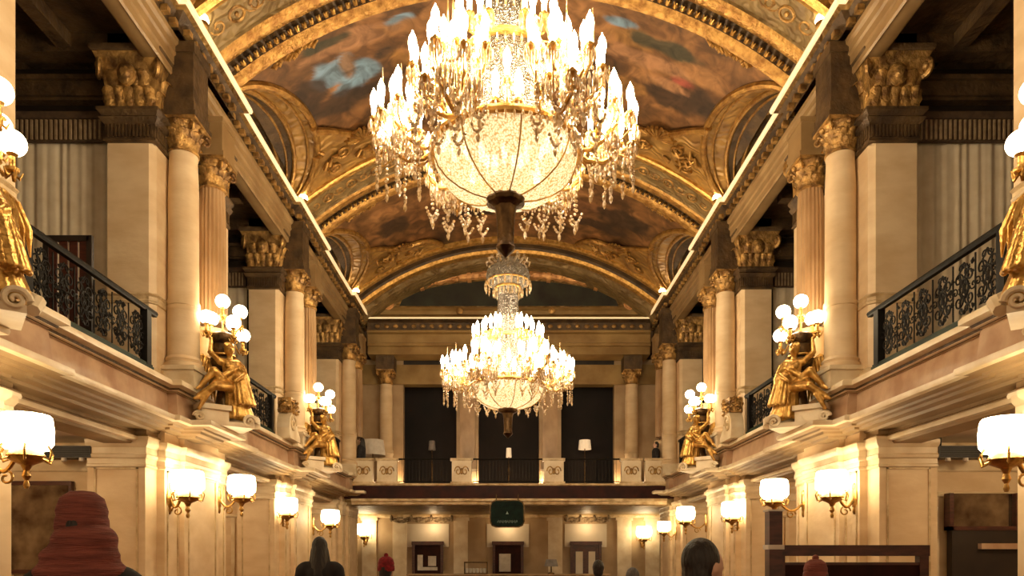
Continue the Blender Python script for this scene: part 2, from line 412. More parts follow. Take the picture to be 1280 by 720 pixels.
def column_capital(n=16):
    m = MB(); m.lathe([(.235, 0), (.27, .02), (.27, .05), (.24, .07), (.235, .25), (.27, .42), (.34, .50), (.34, .52)], 24)
    leafrow(m, 0, 0, .06, .235, 8, .22, .17, .09); leafrow(m, 0, 0, .16, .24, 8, .27, .18, .13, .5)
    for sx in (-1, 1):
        for sy in (-1, 1): volute(m, (sx*.28, sy*.28, .42), (sx, -sy, 0), .085, .03)
    for a in range(4): m.ell((.33*math.cos(a*PI/2), .33*math.sin(a*PI/2), .47), .055, 8, 6)
    m.box(-.35, .35, -.35, .35, .51, .56)
    return m
cap_me = column_capital().mesh('capital', gold_dark)
cap_near = column_capital().mesh('capital', gold_dark)
shaft_me = MB().lathe([(.265, 5.95), (.285, 5.97), (.285, 6.05), (.262, 6.08), (.258, 8.1), (.238, 8.62), (.25, 8.65), (.25, 8.69), (.235, 8.70)], 32).mesh('shaft', stone)
shaftf_me = MB().lathe([(.262, 6.08), (.258, 8.1), (.238, 8.62), (.235, 8.70)], 120, flute=20, depth=.09).mesh('shaft', marble_b)
low_me = MB().lathe([(.34, 4.86), (.35, 4.89), (.34, 4.93), (.30, 4.95), (.30, 4.97), (.32, 5.0), (.29, 5.04), (.272, 5.06), (.270, 5.85), (.285, 5.87), (.295, 5.90), (.285, 5.95), (.265, 5.96)], 32).mesh('lower_shaft', stone)
ped_me = MB()
for a in [(-.34, .34, 4.45, 4.56), (-.32, .32, 4.56, 4.78), (-.35, .35, 4.78, 4.82), (-.34, .34, 4.82, 4.86)]: ped_me.box(a[0], a[1], a[0], a[1], a[2], a[3])
ped_me = ped_me.mesh('pedestal', stone_l, False)
blk = MB()
for a in [(.36, 9.25, 9.33), (.33, 9.33, 9.50), (.31, 9.50, 10.36), (.345, 10.36, 10.54)]: blk.box(-a[0], a[0], -a[0], a[0], a[1], a[2])
blk_me = blk.mesh('entablature_block', umber, False)  # dark colour carries the shadow on the block's viewer side
blk2_me = MB().box(-.36, .36, -.36, .36, 9.25, 9.33).box(-.32, .32, -.32, .32, 9.33, 9.90).box(-.34, .34, -.34, .34, 9.90, 10.0).mesh('entablature_block', beam_m, False)
def part(name, me, parent, loc=(0, 0, 0)):
    o = bpy.data.objects.new(name, me); C.objects.link(o); o.parent = parent; o.location = loc; return o
col_desc = {0: 'smooth cream stone column with gilt leaf capital', 1: 'fluted brown marble column with gilt leaf capital'}
for s in (-1, 1):
    for k, yp in enumerate(YP):
        if k == 0: continue
        for j, dy in ((0, .58), (1, 1.85)):
            t = thing('column', '%s on the %s gallery pier %s' % (col_desc[j], SIDE[s], WHERE[k]), 'column', (s*5.92, yp+dy, 0), 0, 'columns along the upper gallery')
            part('pedestal', ped_me, t); part('lower_shaft', low_me, t)
            part('shaft', shaft_me if j == 0 else shaftf_me, t)
            part('capital', cap_me, t, (0, 0, 8.69)); part('entablature_block', blk_me if j == 0 else blk2_me, t)

def pier_capital():
    """square corner capital 0..1.05 in x (outwards), 0..3 in y; leaf rows on the front and on the hall face"""
    m = MB(); W = 0.8
    prof = [(0, 0), (.04, .03), (.04, .09), (0, .12), (0, .30), (.03, .55), (.09, .78), (.16, .92), (.16, .95)]
    m.sweep([(W, 0), (0, 0), (0, 3)], prof, 1)
    for i in range(6):
        pass
    return m
for s in (-1, 1):
    for k, yp in enumerate(YP):
        if k == 0: continue
        n = SIDE[s]
        t = thing('pier', 'square cream pier with gilded carved capital, %s gallery, %s' % (n, WHERE[k]), 'pier', (s*6.17, yp, 4.15), 0, 'square gallery piers')
        z0 = 4.15
        m = MB()
        # chamfered body
        pts = [(.8, 3.3), (.8, 0), (.09, 0), (.0, .09), (0, 3.3)]
        for (a, b, ex) in ((0, 1.72, .0), (1.86, 4.50, .0)):
            vs = [(s*x, y, z) for z in (a, b) for x, y in pts]
            m.add(vs, [(i, (i+1) % 5, 5+(i+1) % 5, 5+i) for i in range(5)]+[(0, 1, 2, 3, 4), (9, 8, 7, 6, 5)])
        m.build('pier_shaft', stone, t, False)
        m = MB().sweep([(.8, 0), (.09, 0), (0, .09), (0, 3.3)], [(0, 1.70), (.03, 1.71), (.04, 1.75), (.02, 1.77), (.02, 1.82), (.05, 1.85), (.03, 1.88), (0, 1.89)], s)
        m.sweep([(.8, 0), (.09, 0), (0, .09), (0, 3.3)], [(0, .62), (.05, .60), (.07, .5), (.10, .46), (.10, 0)], s)
        m.build('band_moulding', stone_trim, t)
        path = [(.8, .45), (.8, 0), (0, 0), (0, 3.3)]
        nm_ = MB().sweep(path, [(.0, 4.46), (.05, 4.48), (.05, 4.52), (.03, 4.54), (.03, 4.77), (.07, 4.80), (.11, 4.86), (.06, 4.90), (.13, 4.97), (.13, 5.02), (.02, 5.06)], s)
        for i in range(13): nm_.box(s*(.0+i*.062), s*(.032+i*.062), -.055, -.03, 4.55, 4.76)
        for i in range(50): nm_.box(s*-.055, s*-.03, .02+i*.065, .052+i*.065, 4.55, 4.76)
        nm_.build('neck_moulding', umber, t)
        # capital
        m = MB().sweep(path, [(.02, 4.84+.02), (.02, 5.30), (.02, 5.50), (.03, 5.60), (.08, 5.85), (.17, 6.02), (.17, 6.08)], s)
        mm = MB()
        leafrow(mm, 0, 0, 0, .10, 1, .34, .22, .10, 0, arc=(-PI/2, -PI/2))
        for rowi, (zz, hh, cc) in enumerate(((5.32, .34, .10), (5.42, .48, .16))):
            for i in range(5):
                x = .08+(i+.5*rowi)*.17
                if x < .82: leafrow(m, s*x, .0, zz, .02, 1, hh, .20, cc, arc=(-PI/2, -PI/2))
            for i in range(12):
                y = .12+(i+.5*rowi)*.24
                leafrow(m, 0, y, zz, .02, 1, hh, .20, cc, arc=((PI if s > 0 else 0), 0))
        for (x, y, ax) in ((-.06, -.06, (1, -s*1.0, 0)), (.90, -.08, (1, .6, 0)), (-.08, 3.2, (.6, 1, 0))):
            volute(m, (s*x, y, 5.86), (ax[0], ax[1], 0), .17, .055)
        m.lathe([(0.001, -.10), (.09, -.08), (.14, 0), (.15, .04)], 20, cap=False) if False else None
        M_ = MB().lathe([(.16, 0), (.15, .05), (.10, .07), (.06, .12), (.001, .13)], 20); M_.xf(Matrix.Translation((s*.40, -.12, 5.72)) @ Matrix.Rotation(PI/2, 4, 'X'))
        m.add(M_.v, M_.f)
        m.v = [(a_, b_, 5.04+(c_-5.30)*1.24) for a_, b_, c_ in m.v]
        m.build('capital', gold_dark, t)
        MB().sweep(path, [(.02, 5.94), (.19, 5.94), (.21, 5.97), (.21, 6.04), (.12, 6.06), (.0, 6.08), (.0, 6.35)], s).build('abacus', umber, t)
        # soffit continuation above to the architrave
        # lower pier (hall level)
        lp = thing('lower_pier', 'pale stone ground floor pier, %s side, %s' % (n, WHERE[k]), 'pier', (s*6.22, yp-.2, 0), 0, 'ground floor piers')
        m = MB().box(0, s*.98, 0, 3.5, 0, 3.52)
        m.box(s*-.14, 0, .40, 3.1, 0, 3.70); m.box(s*-.24, s*-.14, .95, 2.5, 0, 3.72)
        m.build('pier_body', stone, lp, False)
        pth = [(.98, 0), (0, 0), (0, .40), (-.14, .40), (-.14, .95), (-.24, .95), (-.24, 2.5), (-.14, 2.5), (-.14, 3.1), (0, 3.1), (0, 3.5)]
        m = MB().sweep(pth, [(.004, 3.0), (.03, 3.02), (.03, 3.05), (.012, 3.07), (.012, 3.15), (.04, 3.17), (.05, 3.22), (.03, 3.24), (.03, 3.34), (.08, 3.39), (.09, 3.43), (.09, 3.47), (.004, 3.49)], s)
        m.build('cap_moulding', stone_l, lp)
        MB().sweep(pth, [(.06, 0), (.06, .3), (.02, .36), (0, .38)], s).build('plinth', marble_b, lp)
        m = MB()
        for (a, b) in ((.48, .90), (1.1, 2.35), (2.6, 3.02)):
            xx = -.14 if a != 1.1 else -.24
            for (y0, y1, z0_, z1_) in ((a, a+.03, .6, 3.0), (b-.03, b, .6, 3.0), (a, b, .6, .63), (a, b, 2.97, 3.0)): m.box(s*(xx-.02), s*xx, y0, y1, z0_, z1_)
        for (x0, x1, z0_, z1_) in ((.12, .15, .6, 3.0), (.83, .86, .6, 3.0), (.12, .86, .6, .63), (.12, .86, 2.97, 3.0)): m.box(s*x0, s*x1, -.02, 0, z0_, z1_)
        m.build('panel_moulding', stone_trim, lp, False)

# ------------------------------------------------------------------ transverse walls of the aisles, with curtains and pelmets above
def curtain_mesh(w, h, folds=17):
    m = MB(); nx = folds*10; nz = 12; vs = []; fs = []
    for j in range(nz+1):
        z = h*j/nz
        for i in range(nx+1):
            u = i/nx; a = u*folds*2*PI
            d = .013*math.sin(a+1.3*math.sin(a*.23))+.012*math.sin(a*.41+1)+.004*math.sin(a*1.7)
            vs.append((u*w, d*(1-.35*j/nz), z))
    for j in range(nz):
        for i in range(nx): p = j*(nx+1)+i; fs.append((p, p+1, p+nx+2, p+nx+1))
    m.add(vs, fs); return m.mesh('curtain', cloth)
cur_me = curtain_mesh(3.3, 4.75)
pel_d = MB().box(0, 3.36, -.02, .06, 0, .42).box(0, 3.36, -.05, .08, .38, .50).mesh('pelmet_board', fringe_d, False)
pl = MB()
for i in range(39): pl.box(.02+i*.085, .055+i*.085, -.045, -.02, .02, .36)
pel_l = pl.mesh('fringe', fringe_l, False)
for s in (-1, 1):
    n = SIDE[s]
    for k, yp in enumerate(YP):
        if k < 2: continue
        y = yp+.35
        struct('wall_gallery_cross_'+n, MB().box(s*6.99, s*10.5, y+.12, y+.3, 4.15, 10.2), darkwall)
        m = MB().box(s*7.0, s*10.5, y-.1, y+.12, 9.60, 9.85).box(s*7.0, s*10.5, y-.16, y+.12, 9.85, 9.93).box(s*7.0, s*10.5, y-.04, y+.12, 9.55, 9.60)
        struct('trim_gallery_beam_'+n, m, umber)
        t = thing('curtain', 'long cream curtain beside the pier %s, %s gallery' % (WHERE[k], n), 'curtain', (s*7.14 if s > 0 else -10.44, y, 4.15), 0, 'gallery curtains')
        part('curtain_panel', cur_me, t)
        t2 = thing('pelmet', 'dark fringed pelmet over the curtain, pier %s, %s gallery' % (WHERE[k], n), 'pelmet', (s*7.11 if s > 0 else -10.47, y-.14, 8.76), 0, 'gallery pelmets')
        part('pelmet_board', pel_d, t2); part('fringe', pel_l, t2)
        # lower aisle cross wall
        m = MB().box(s*7.1, s*10.5, y+.108, y+.3, 0, 3.55)
        struct('wall_aisle_cross_'+n, m, stone)
        m = MB().sweep([(10.5, y+.1), (7.1, y+.1)], [(0, 3.0), (.03, 3.02), (.03, 3.06), (.0, 3.1), (.0, 3.2), (.05, 3.24), (.09, 3.30), (.10, 3.34), (.10, 3.38), (0, 3.4)], s)
        m.sweep([(10.5, y+.1), (7.1, y+.1)], [(0, 2.55), (.03, 2.56), (.04, 2.6), (.02, 2.64), (0, 2.65)], s)
        m.box(s*7.5, s*7.6, y+.06, y+.1, .3, 2.55).box(s*8.9, s*9.0, y+.06, y+.1, .3, 2.55)
        struct('trim_aisle_'+n, m, stone_l, True)

al_me = MB().lathe([(.22, 0), (.24, -.02), (.22, -.05)], 24).mesh('rim', brass)
ad_me = MB().lathe([(.001, -.085), (.12, -.08), (.20, -.045)], 24, cap=False).mesh('diffuser', glow('added_lamp_diffuser', (1, .78, .5), 10))
for s in (-1, 1):  # fixtures added out of view to brighten the aisles and lower piers
    for y, nm in ((3.8, 'before the first pier'), (10.4, 'in the nearest bay'), (17.3, 'in the second bay'), (24.1, 'in the farthest bay')):
        t = thing('added_aisle_lamp', 'added unseen round flush lamp on the %s aisle ceiling %s' % (SIDE[s], nm), 'ceiling lamp', (s*8.4, y, 3.52), 0, 'added aisle ceiling lamps')
        part('rim', al_me, t); part('diffuser', ad_me, t); point('lamp_glow', (0, 0, -.2), 42, .15, WARM, t)

# ------------------------------------------------------------------ vault
SPR, RISE, HALF = 11.0, 1.95, 5.55
R_RIB = (HALF**2+RISE**2)/(2*RISE); ZC = SPR+RISE-R_RIB
RB = R_RIB+0.17
def barrel_z(x, R=RB): return ZC+math.sqrt(max(R*R-x*x, 0))
RIBS = [(5.8, 7.9), (12.6, 14.7), (19.4, 21.5), (26.15, 28.6)]
TH = math.asin(5.75/RB)
def mesh_obj(name, vs, fs, mat, cols=None, smooth=True):
    me = bpy.data.meshes.new(name); me.from_pydata(vs, [], fs); me.update(); me.materials.append(mat)
    if cols:
        a = me.color_attributes.new('paint', 'FLOAT_COLOR', 'POINT')
        for i, c in enumerate(cols): a.data[i].color = (*c, 1)
    for p in me.polygons: p.use_smooth = smooth
    o = bpy.data.objects.new(name, me); C.objects.link(o); return o

def tun_z(y, yc, hw): return SPR-.05+.85*math.sqrt(max(0, 1-((y-yc)/hw)**2))
def tun_x(y, yc, hw):
    z = tun_z(y, yc, hw); return math.sqrt(max(RB*RB-(z-ZC)**2, 0.01))
# patches of the painted scene: (x, y, rx, ry, colour)
BLUE = (.24, .44, .68); TAN = (.46, .235, .09); DK = (.055, .030, .016); GR = (.06, .065, .035); RD = (.45, .10, .07); PK = (.52, .28, .14); OCH = (.42, .22, .06)
PATCH = [(-3.9, 16.0, .5, .45, BLUE), (-3.35, 16.3, .35, .35, BLUE), (-3.7, 16.6, .5, .2, BLUE), (-3.62, 15.9, .16, .35, (.30, .17, .08)), (-4.1, 16.9, .7, .35, DK), (-3.3, 16.9, .6, .2, DK), (-4.5, 16.2, .35, .5, DK),
         (-3.2, 15.3, 1.1, .25, PK), (-2.4, 15.2, .35, .18, BLUE), (-2.1, 15.6, .28, .3, DK), (-2.7, 16.0, .3, .16, DK), (-2.3, 16.3, .5, .3, OCH), (-3.9, 15.1, .5, .13, GR),
         (-1.0, 15.6, 1.6, .7, TAN), (1.0, 15.6, 1.4, .8, TAN),
         (2.35, 15.25, .4, .12, BLUE), (2.75, 15.6, .6, .25, OCH), (3.3, 15.55, .8, .22, GR), (3.1, 16.1, 1.0, .22, PK), (3.9, 16.35, .22, .14, RD), (4.2, 15.9, .5, .25, TAN), (3.8, 16.9, .9, .4, DK), (3.2, 16.6, .4, .2, TAN),
         (2.8, 17.2, .35, .3, OCH), (3.6, 16.6, .5, .15, PK), (4.4, 16.6, .3, .3, DK),
         (-3.4, 22.6, 1.2, .35, TAN), (-2.4, 23.4, 1.3, .5, (.30, .14, .05)), (-3.8, 23.6, .5, .5, DK), (-1.2, 24.2, .8, .3, DK), (1.4, 22.5, .9, .3, TAN), (2.0, 23.3, 1.2, .5, (.26, .12, .05)), (3.6, 23.3, .9, .5, DK), (3.0, 24.2, .8, .3, DK)]
def paint_col(x, y):
    n1 = noise.fractal(Vector((x*.7, y*.7, 3.1)), 1.0, 2.0, 4); n2 = noise.fractal(Vector((x*1.9, y*1.9, 9.1)), 1.0, 2.0, 4)
    t = min(1, max(0, .5+n1*.9)); c = Vector((.13, .062, .020)).lerp(Vector((.36, .175, .06)), t)
    c = c*(1+.5*n2)
    for (px, py, rx, ry, col) in PATCH:
        d = math.hypot((x-px)/rx, (y-py)/ry)+.55*noise.noise(Vector((x*2.7, y*2.7, px)))
        w = min(1, max(0, (1.15-d)/.3)); c = c.lerp(Vector(col), w*.92)
    c = c*.78; return (max(c.x, .008), max(c.y, .006), max(c.z, .003))
bays = [(7.9, 12.6), (14.7, 19.4), (21.5, 26.15)]
for bi, (y0, y1) in enumerate(bays):
    yc, hw = (y0+y1)/2, (y1-y0)/2-.02
    NY, NT = 90, 150; vs = []; fs = []; cols = []
    for j in range(NY+1):
        u = -math.cos(PI*j/NY); y = yc+u*(y1-y0)/2
        xi = tun_x(y, yc, hw) if abs(y-yc) < hw else math.sqrt(RB*RB-(SPR-.05-ZC)**2)
        th = math.asin(xi/RB)
        for i in range(NT+1):
            a = -th+2*th*i/NT; x = RB*math.sin(a); vs.append((x, y, ZC+RB*math.cos(a))); cols.append(paint_col(x, y))
    for j in range(NY):
        for i in range(NT): p = j*(NT+1)+i; fs.append((p, p+1, p+NT+2, p+NT+1))
    o = mesh_obj('ceiling_painted_vault', vs, fs, fresco, cols); o['kind'] = 'structure'
    for s in (-1, 1):
        # side penetration soffit in stepped bands
        K = 60; XS = [0, .10, .34, .40, .62, .68, 1.0, 1.3]; dz = [0, -.02, -.04, -.12, -.13, -.22, -.22, -.22]
        vs = []; fs = []
        for j in range(K+1):
            u = -math.cos(PI*j/K); y = yc+u*hw
            xi = tun_x(y, yc, hw); z = tun_z(y, yc, hw); k_ = (z-(SPR-.05))/.85
            for q in range(len(XS)):
                f_ = 1+dz[q]*.9
                yy = yc+u*hw*(1+dz[q]*.35)
                vs.append((s*(xi+(6.9-xi)*XS[q]/1.3), yy, SPR-.25+(z-SPR+.25)*f_))
        L_ = len(XS)
        for j in range(K):
            for q in range(L_-1): p = j*L_+q; fs.append((p, p+1, p+L_+1, p+L_))
        o = mesh_obj('ceiling_side_vault_'+SIDE[s], vs, fs, relief, None, False); o['kind'] = 'structure'
        o.data.materials.append(gold); o.data.materials.append(umber)
        for pi_, pl_ in enumerate(o.data.polygons): pl_.material_index = (0, 0, 1, 2, 1, 2, 2)[pi_ % 7]
        m = MB()
        for off, r in ((0, .09), (.15, .035), (.37, .06), (.50, .03), (.65, .06), (.95, .045)):
            pts = []
            for j in range(45):
                u = -math.cos(PI*j/44); y = yc+u*hw*(1-.04*off); xi = tun_x(yc+u*hw, yc, hw); z = tun_z(yc+u*hw, yc, hw)
                dzo = -.02-.02*min(1, off/.3) if off < .35 else (-.08 if off < .42 else -.13-.09*min(1, max(0, (off-.6)/.1)))
                pts.append((s*(xi+(6.9-xi)*off/1.3), yc+u*hw*(1+dzo*.35), SPR-.25+(z-SPR+.25)*(1+dzo*.9)-.02))
            m.tube(pts, r, 8)
        struct('trim_side_arch_'+SIDE[s], m, gold, True)
        m = MB().box(s*6.55, s*6.7, y0, y1, 10.8, 12.2)
        struct('wall_lunette_'+SIDE[s], m, darkwall)
        # spandrel relief on the far side of every bay
        Yn = y1; vs = []; fs = []; NU, NV = 26, 26
        def on(x, y, lift=.05): 
            return (s*x, y, barrel_z(x, RB-lift))
        def top_y(x):    # near edge of the relief as a function of x
            t = (x-2.4)/(5.0-2.4)
            return Yn-.15-2.0*min(1, max(0, t))**.8-.26*math.sin(t*PI*2.6+.3)*(1-.4*t)
        for i in range(NU+1):
            x = 2.4+(5.35-2.4)*i/NU
            for j in range(NV+1):
                ya = top_y(min(x, 5.0)); y = ya+(Yn-ya)*j/NV
                if abs(y-yc) < hw:
                    xm = min(x, tun_x(y, yc, hw)-.02)
                else: xm = x
                lift = .05+.05*abs(noise.noise(Vector((xm*2.3, y*2.3, 5+bi))))+.09*max(0, math.sin(xm*4+y*3))*max(0, math.sin(y*5-xm*2))
                vs.append(on(xm, y, lift))
        for i in range(NU):
            for j in range(NV): p = i*(NV+1)+j; fs.append((p, p+1, p+NV+2, p+NV+1))
        o = mesh_obj('trim_spandrel_relief_'+SIDE[s], vs, fs, relief); o['kind'] = 'structure'
        m = MB()
        pts = []
        for i in range(40):
            x = 2.4+2.6*i/39; y = top_y(x)
            xm = min(x, tun_x(y, yc, hw)) if abs(y-yc) < hw else x
            pts.append(on(xm, y, .1))
        m.tube(pts, .085, 8)
        # shell, scrolls and a modelled mask in the middle of the spandrel
        for (cx, cy, R) in ((3.0, Yn-.95, .22), (3.9, Yn-1.25, .26), (4.3, Yn-.9, .2), (3.5, Yn-.6, .18), (4.6, Yn-.45, .16)):
            q = []
            for i in range(26):
                a = i/25*3.3*PI; rr = R*(1-i/30); q.append(on(cx+rr*math.cos(a), cy+rr*math.sin(a), .13))
            m.tube(q, [.045*(1-.5*i/25) for i in range(26)], 6)
        for i in range(9):
            a = PI*(.15+.7*i/8); m.tube([on(3.75, Yn-1.0, .14), on(3.75+.42*math.cos(a), Yn-1.0-.5*math.sin(a), .18)], [.025, .05], 6)
        for i in range(14):
            cx = 3.1+random.random()*1.7; cy = Yn-.3-random.random()*1.0*(cx-2.6)/2.2
            if abs(cy-yc) < hw and cx > tun_x(cy, yc, hw): continue
            a = random.random()*6.28
            m.tube([on(cx, cy, .1), on(cx+.15*math.cos(a), cy+.15*math.sin(a), .16), on(cx+.25*math.cos(a+.6), cy+.25*math.sin(a+.6), .1)], [.03, .06, .015], 6)
        # leaf clump at the near corner of the bay
        for i in range(12):
            cx = 4.0+i*.07; cy = y0+.05+.10*random.random(); a = random.uniform(.0, .7)
            m.tube([on(cx, cy, .04), on(cx+.12*math.cos(a), cy+.10*math.sin(a), .09), on(cx+.22*math.cos(a), cy+.16*math.sin(a), .04)], [.03, .055, .01], 6)
        struct('trim_spandrel_scrolls_'+SIDE[s], m, gold, True)

# transverse ribs: profile (fraction of width, drop below the rib soffit radius)
def arc_pts(R, y, n=72, th0=None):
    th = math.asin(min(1, 5.72/R)) if th0 is None else th0
    return [(R*math.sin(-th+2*th*i/n), y, ZC+R*math.cos(-th+2*th*i/n)) for i in range(n+1)]
def rib_surface(name, prof, mat, n=96):
    vs = []; fs = []; L_ = len(prof)
    for i in range(n+1):
        for (y, R) in prof:
            th = math.asin(min(1, 5.78/R)); a = -th+2*th*i/n; vs.append((R*math.sin(a), y, ZC+R*math.cos(a)))
    for i in range(n):
        for q in range(L_-1): p = i*L_+q; fs.append((p, p+1, p+L_+1, p+L_))
    o = mesh_obj(name, vs, fs, mat, None, True); smooth_mesh(o.data, 30); o['kind'] = 'structure'; return o
for ri, (a, b) in enumerate(RIBS):
    w = b-a; Rr = R_RIB
    last = ri == 3
    def P(f, d): return (a+w*f, Rr-d+.17)
    if not last:
        rib_surface('trim_rib_near_moulding', [P(0, -.1), P(0, .12), P(.02, .16), P(.06, .17), P(.09, .13), P(.12, .12)], gold_f)
        rib_surface('trim_rib_band', [P(.12, .12), P(.13, .07), P(.50, .07), P(.51, .12)], olive)
        rib_surface('trim_rib_middle_moulding', [P(.51, .12), P(.53, .17), P(.57, .20), P(.61, .20), P(.65, .16), P(.66, .10)], gold)
        rib_surface('trim_rib_recess', [P(.66, .10), P(.67, .04), P(.84, .04), P(.85, .10)], umber)
        rib_surface('trim_rib_far_moulding', [P(.85, .10), P(.87, .14), P(.92, .19), P(.96, .19), P(.99, .14), P(1.0, .0), P(1.0, -.1)], gold)
        # foliage torus
        m = MB()
        y = a+w*.80; R = Rr+.17-.12; th = math.asin(5.5/R); n = 150
        for i in range(n):
            t = -th+2*th*(i+.5)/n; c = Vector((R*math.sin(t), y, ZC+R*math.cos(t)))
            d = Vector((math.cos(t), 0, -math.sin(t))); nn = Vector((math.sin(t), 0, math.cos(t)))
            sd = (-1)**i
            m.tube([c+nn*.06+d*.02, c-nn*.02-Vector((0, .06, 0))+d*.03*sd, c-nn*.10-Vector((0, .12, 0))+d*.05*sd, c-nn*.05-Vector((0, .17, 0))+d*.07*sd], [.03, .05, .035, .008], 5)
        struct('trim_rib_foliage', m, gold_f, True)
        # ornaments on the band: medallions and scrolls
        m = MB(); R = Rr+.17-.06
        for i in range(15):
            t = (-.60+1.2*i/14)
            c = Vector((R*math.sin(t), a+w*.31, ZC+R*math.cos(t))); d = Vector((math.cos(t), 0, -math.sin(t))); nn = Vector((-math.sin(t), 0, -math.cos(t))); yy = Vector((0, 1, 0))
            ring = [c+nn*.02+(d*math.cos(q*PI/8)+yy*math.sin(q*PI/8))*.15 for q in range(16)]
            m.tube(ring, .03, 6, True); m.ell(c+nn*.02, .05, 8, 6)
            for sg in (-1, 1):
                q = []
                for k in range(20):
                    A = k/19*2.4*PI; rr = .17*(1-k/24); q.append(c+d*(sg*.42)+nn*.02+(d*math.cos(A)*sg+yy*math.sin(A))*rr)
                m.tube(q, .022, 5)
        struct('trim_rib_ornament', m, gold_dark, True)
    else:
        rib_surface('trim_rib_near_moulding', [P(0, -.1), P(0, .12), P(.02, .16), P(.07, .17), P(.10, .12), P(.16, .10)], gold_f)
        rib_surface('trim_rib_recess', [P(.16, .10), P(.17, .02), P(.36, .02), P(.37, .10)], umber)
        rib_surface('trim_rib_middle_moulding', [P(.37, .10), P(.40, .19), P(.47, .23), P(.54, .19), P(.60, .15), P(.62, .12)], gold_f)
        rib_surface('trim_rib_band', [P(.62, .12), P(.63, .30), P(.75, .34), P(1.0, .36)], olive)
# closing shell above everything
rib_surface('ceiling_outer_shell', [(-3, RB+.35), (29.6, RB+.35)], umber)

# end tympanum with dark lunette and garland
YE = 28.6
m = MB(); vs = []; fs = []; n = 80; R1 = R_RIB+.1
for i in range(n+1):
    x = -5.7+11.4*i/n; zt = ZC+math.sqrt(R1*R1-x*x); vs += [(x, YE, zt), (x, YE, 10.9)]
for i in range(n): fs.append((2*i, 2*i+1, 2*i+3, 2*i+2))
m.add(vs, fs); struct('wall_end_tympanum', m, gold_paint)
m = MB(); vs = []; fs = []
for i in range(n+1):
    x = -4.35+8.7*i/n; zt = 11.42+1.02*math.sqrt(max(0, 1-(x/4.35)**2)); vs += [(x, YE-.03, zt), (x, YE-.03, 11.42)]
for i in range(n): fs.append((2*i, 2*i+1, 2*i+3, 2*i+2))
m.add(vs, fs)
lun_m = surf('lunette_painting', (.028, .030, .018), (.012, .010, .006), .6, scale=1.4)
struct('wall_end_lunette_panel', m, lun_m)
m = MB()
pts = [Vector((-4.75+9.5*i/60, YE-.1, 11.40+1.25*math.sqrt(max(0, 1-((-4.75+9.5*i/60)/4.77)**2)))) for i in range(61)]
m.tube(pts, [.17+.03*math.sin(i*2.1) for i in range(61)], 8)
for i in range(60):
    p = pts[i]; m.ell(p+Vector((random.uniform(-.05, .05), -.10, random.uniform(-.12, .12))), random.uniform(.07, .11), 6, 5)
for i in (8, 20, 40, 52):
    p = pts[i]; q = (pts[i+1]-pts[i-1]).normalized(); m.tube([p-q*.08, p+q*.08], .26, 10)
for sx in (-1, 1):
    for R in (.32, .2):
        q = [Vector((sx*(4.8+R*(1-k/30)*math.cos(k*.35)), YE-.12, 11.45+R*(1-k/30)*math.sin(k*.35))) for k in range(24)]
        m.tube(q, .045, 6)
garl = surf('garland_gilding', (.80, .42, .15), (.50, .23, .08), .45, .3, scale=4, bump=.6, bscale=14)
tag(m.build('garland', garl), 'gilded leafy garland bound with ribbons framing the dark end lunette', 'garland')
# bands under the lunette
E1 = [(0, 11.36), (.10, 11.34), (.12, 11.26), (.04, 11.22), (.03, 11.08), (.10, 11.04), (.16, 10.98), (.22, 10.95), (.22, 10.90)]
end_path = [(5.6, YE-.02), (-5.6, YE-.02)]
struct('trim_end_upper_band', MB().sweep(end_path, E1, 1), plain_gilt, True)
struct('trim_end_frieze', MB().sweep(end_path, [(.22, 10.90), (.34, 10.86), (.36, 10.80), (.12, 10.72), (.10, 10.45), (.14, 10.42)], 1), umber, True)
struct('trim_end_lower_band', MB().sweep(end_path, [(.14, 10.42), (.22, 10.40), (.22, 10.32), (.08, 10.28), (.06, 9.95), (.12, 9.92), (.12, 9.82), (.02, 9.8), (.02, 9.5), (-.9, 9.5)], 1), plain_gilt, True)
stp = MB().sweep(end_path, [(.35, 10.80), (.385, 10.80), (.385, 10.85), (.34, 10.87)], 1, closed=True)
tag(stp.build('cove_light_strip', strip_m, None, False), 'glowing warm cove light strip on the cornice across the far end wall', 'light strip')
m = MB()
for x in (-1.95, 1.7): m.ell((x, YE-.12, 11.2), (.14, .06, .14), 12, 8)
for i in range(30):
    x = -5.2+i*.36; m.ell((x, YE-.14, 10.58), (.10, .04, .08), 8, 5)
struct('trim_end_rosettes', m, gold_dark, True)

# foot lamps in the springing corners
k_ = 0
names_y = {12.85: 'nearest', 19.25: 'middle', 26.0: 'far'}
bulb_small = MB().lathe([(.03, -.08), (.08, -.05), (.12, .02), (.095, .09), (.01, .14)], 16)
bs_me = bulb_small.mesh('bulb', glow('lit_foot_lamp', (1, .80, .5), 14.0))
cup_me = MB().lathe([(.05, -.1), (.10, -.09), (.11, -.03), (.08, -.02)], 14).mesh('cup', brass)
for s in (-1, 1):
    for y in (5.65, 12.85, 19.25, 26.0):
        nm = names_y.get(y)
        t = thing('cornice_lamp', 'bright %s little lamp at the foot of a ceiling rib, %s cornice' % (nm or 'overhead', SIDE[s]), 'lamp', (s*5.53, y, 11.04), 0, 'lamps on the cornice')
        part('cup', cup_me, t); part('bulb', bs_me, t)
        point('lamp_glow', (s*-.02, 0, .28), P_SPOT, .08, WARM, t)

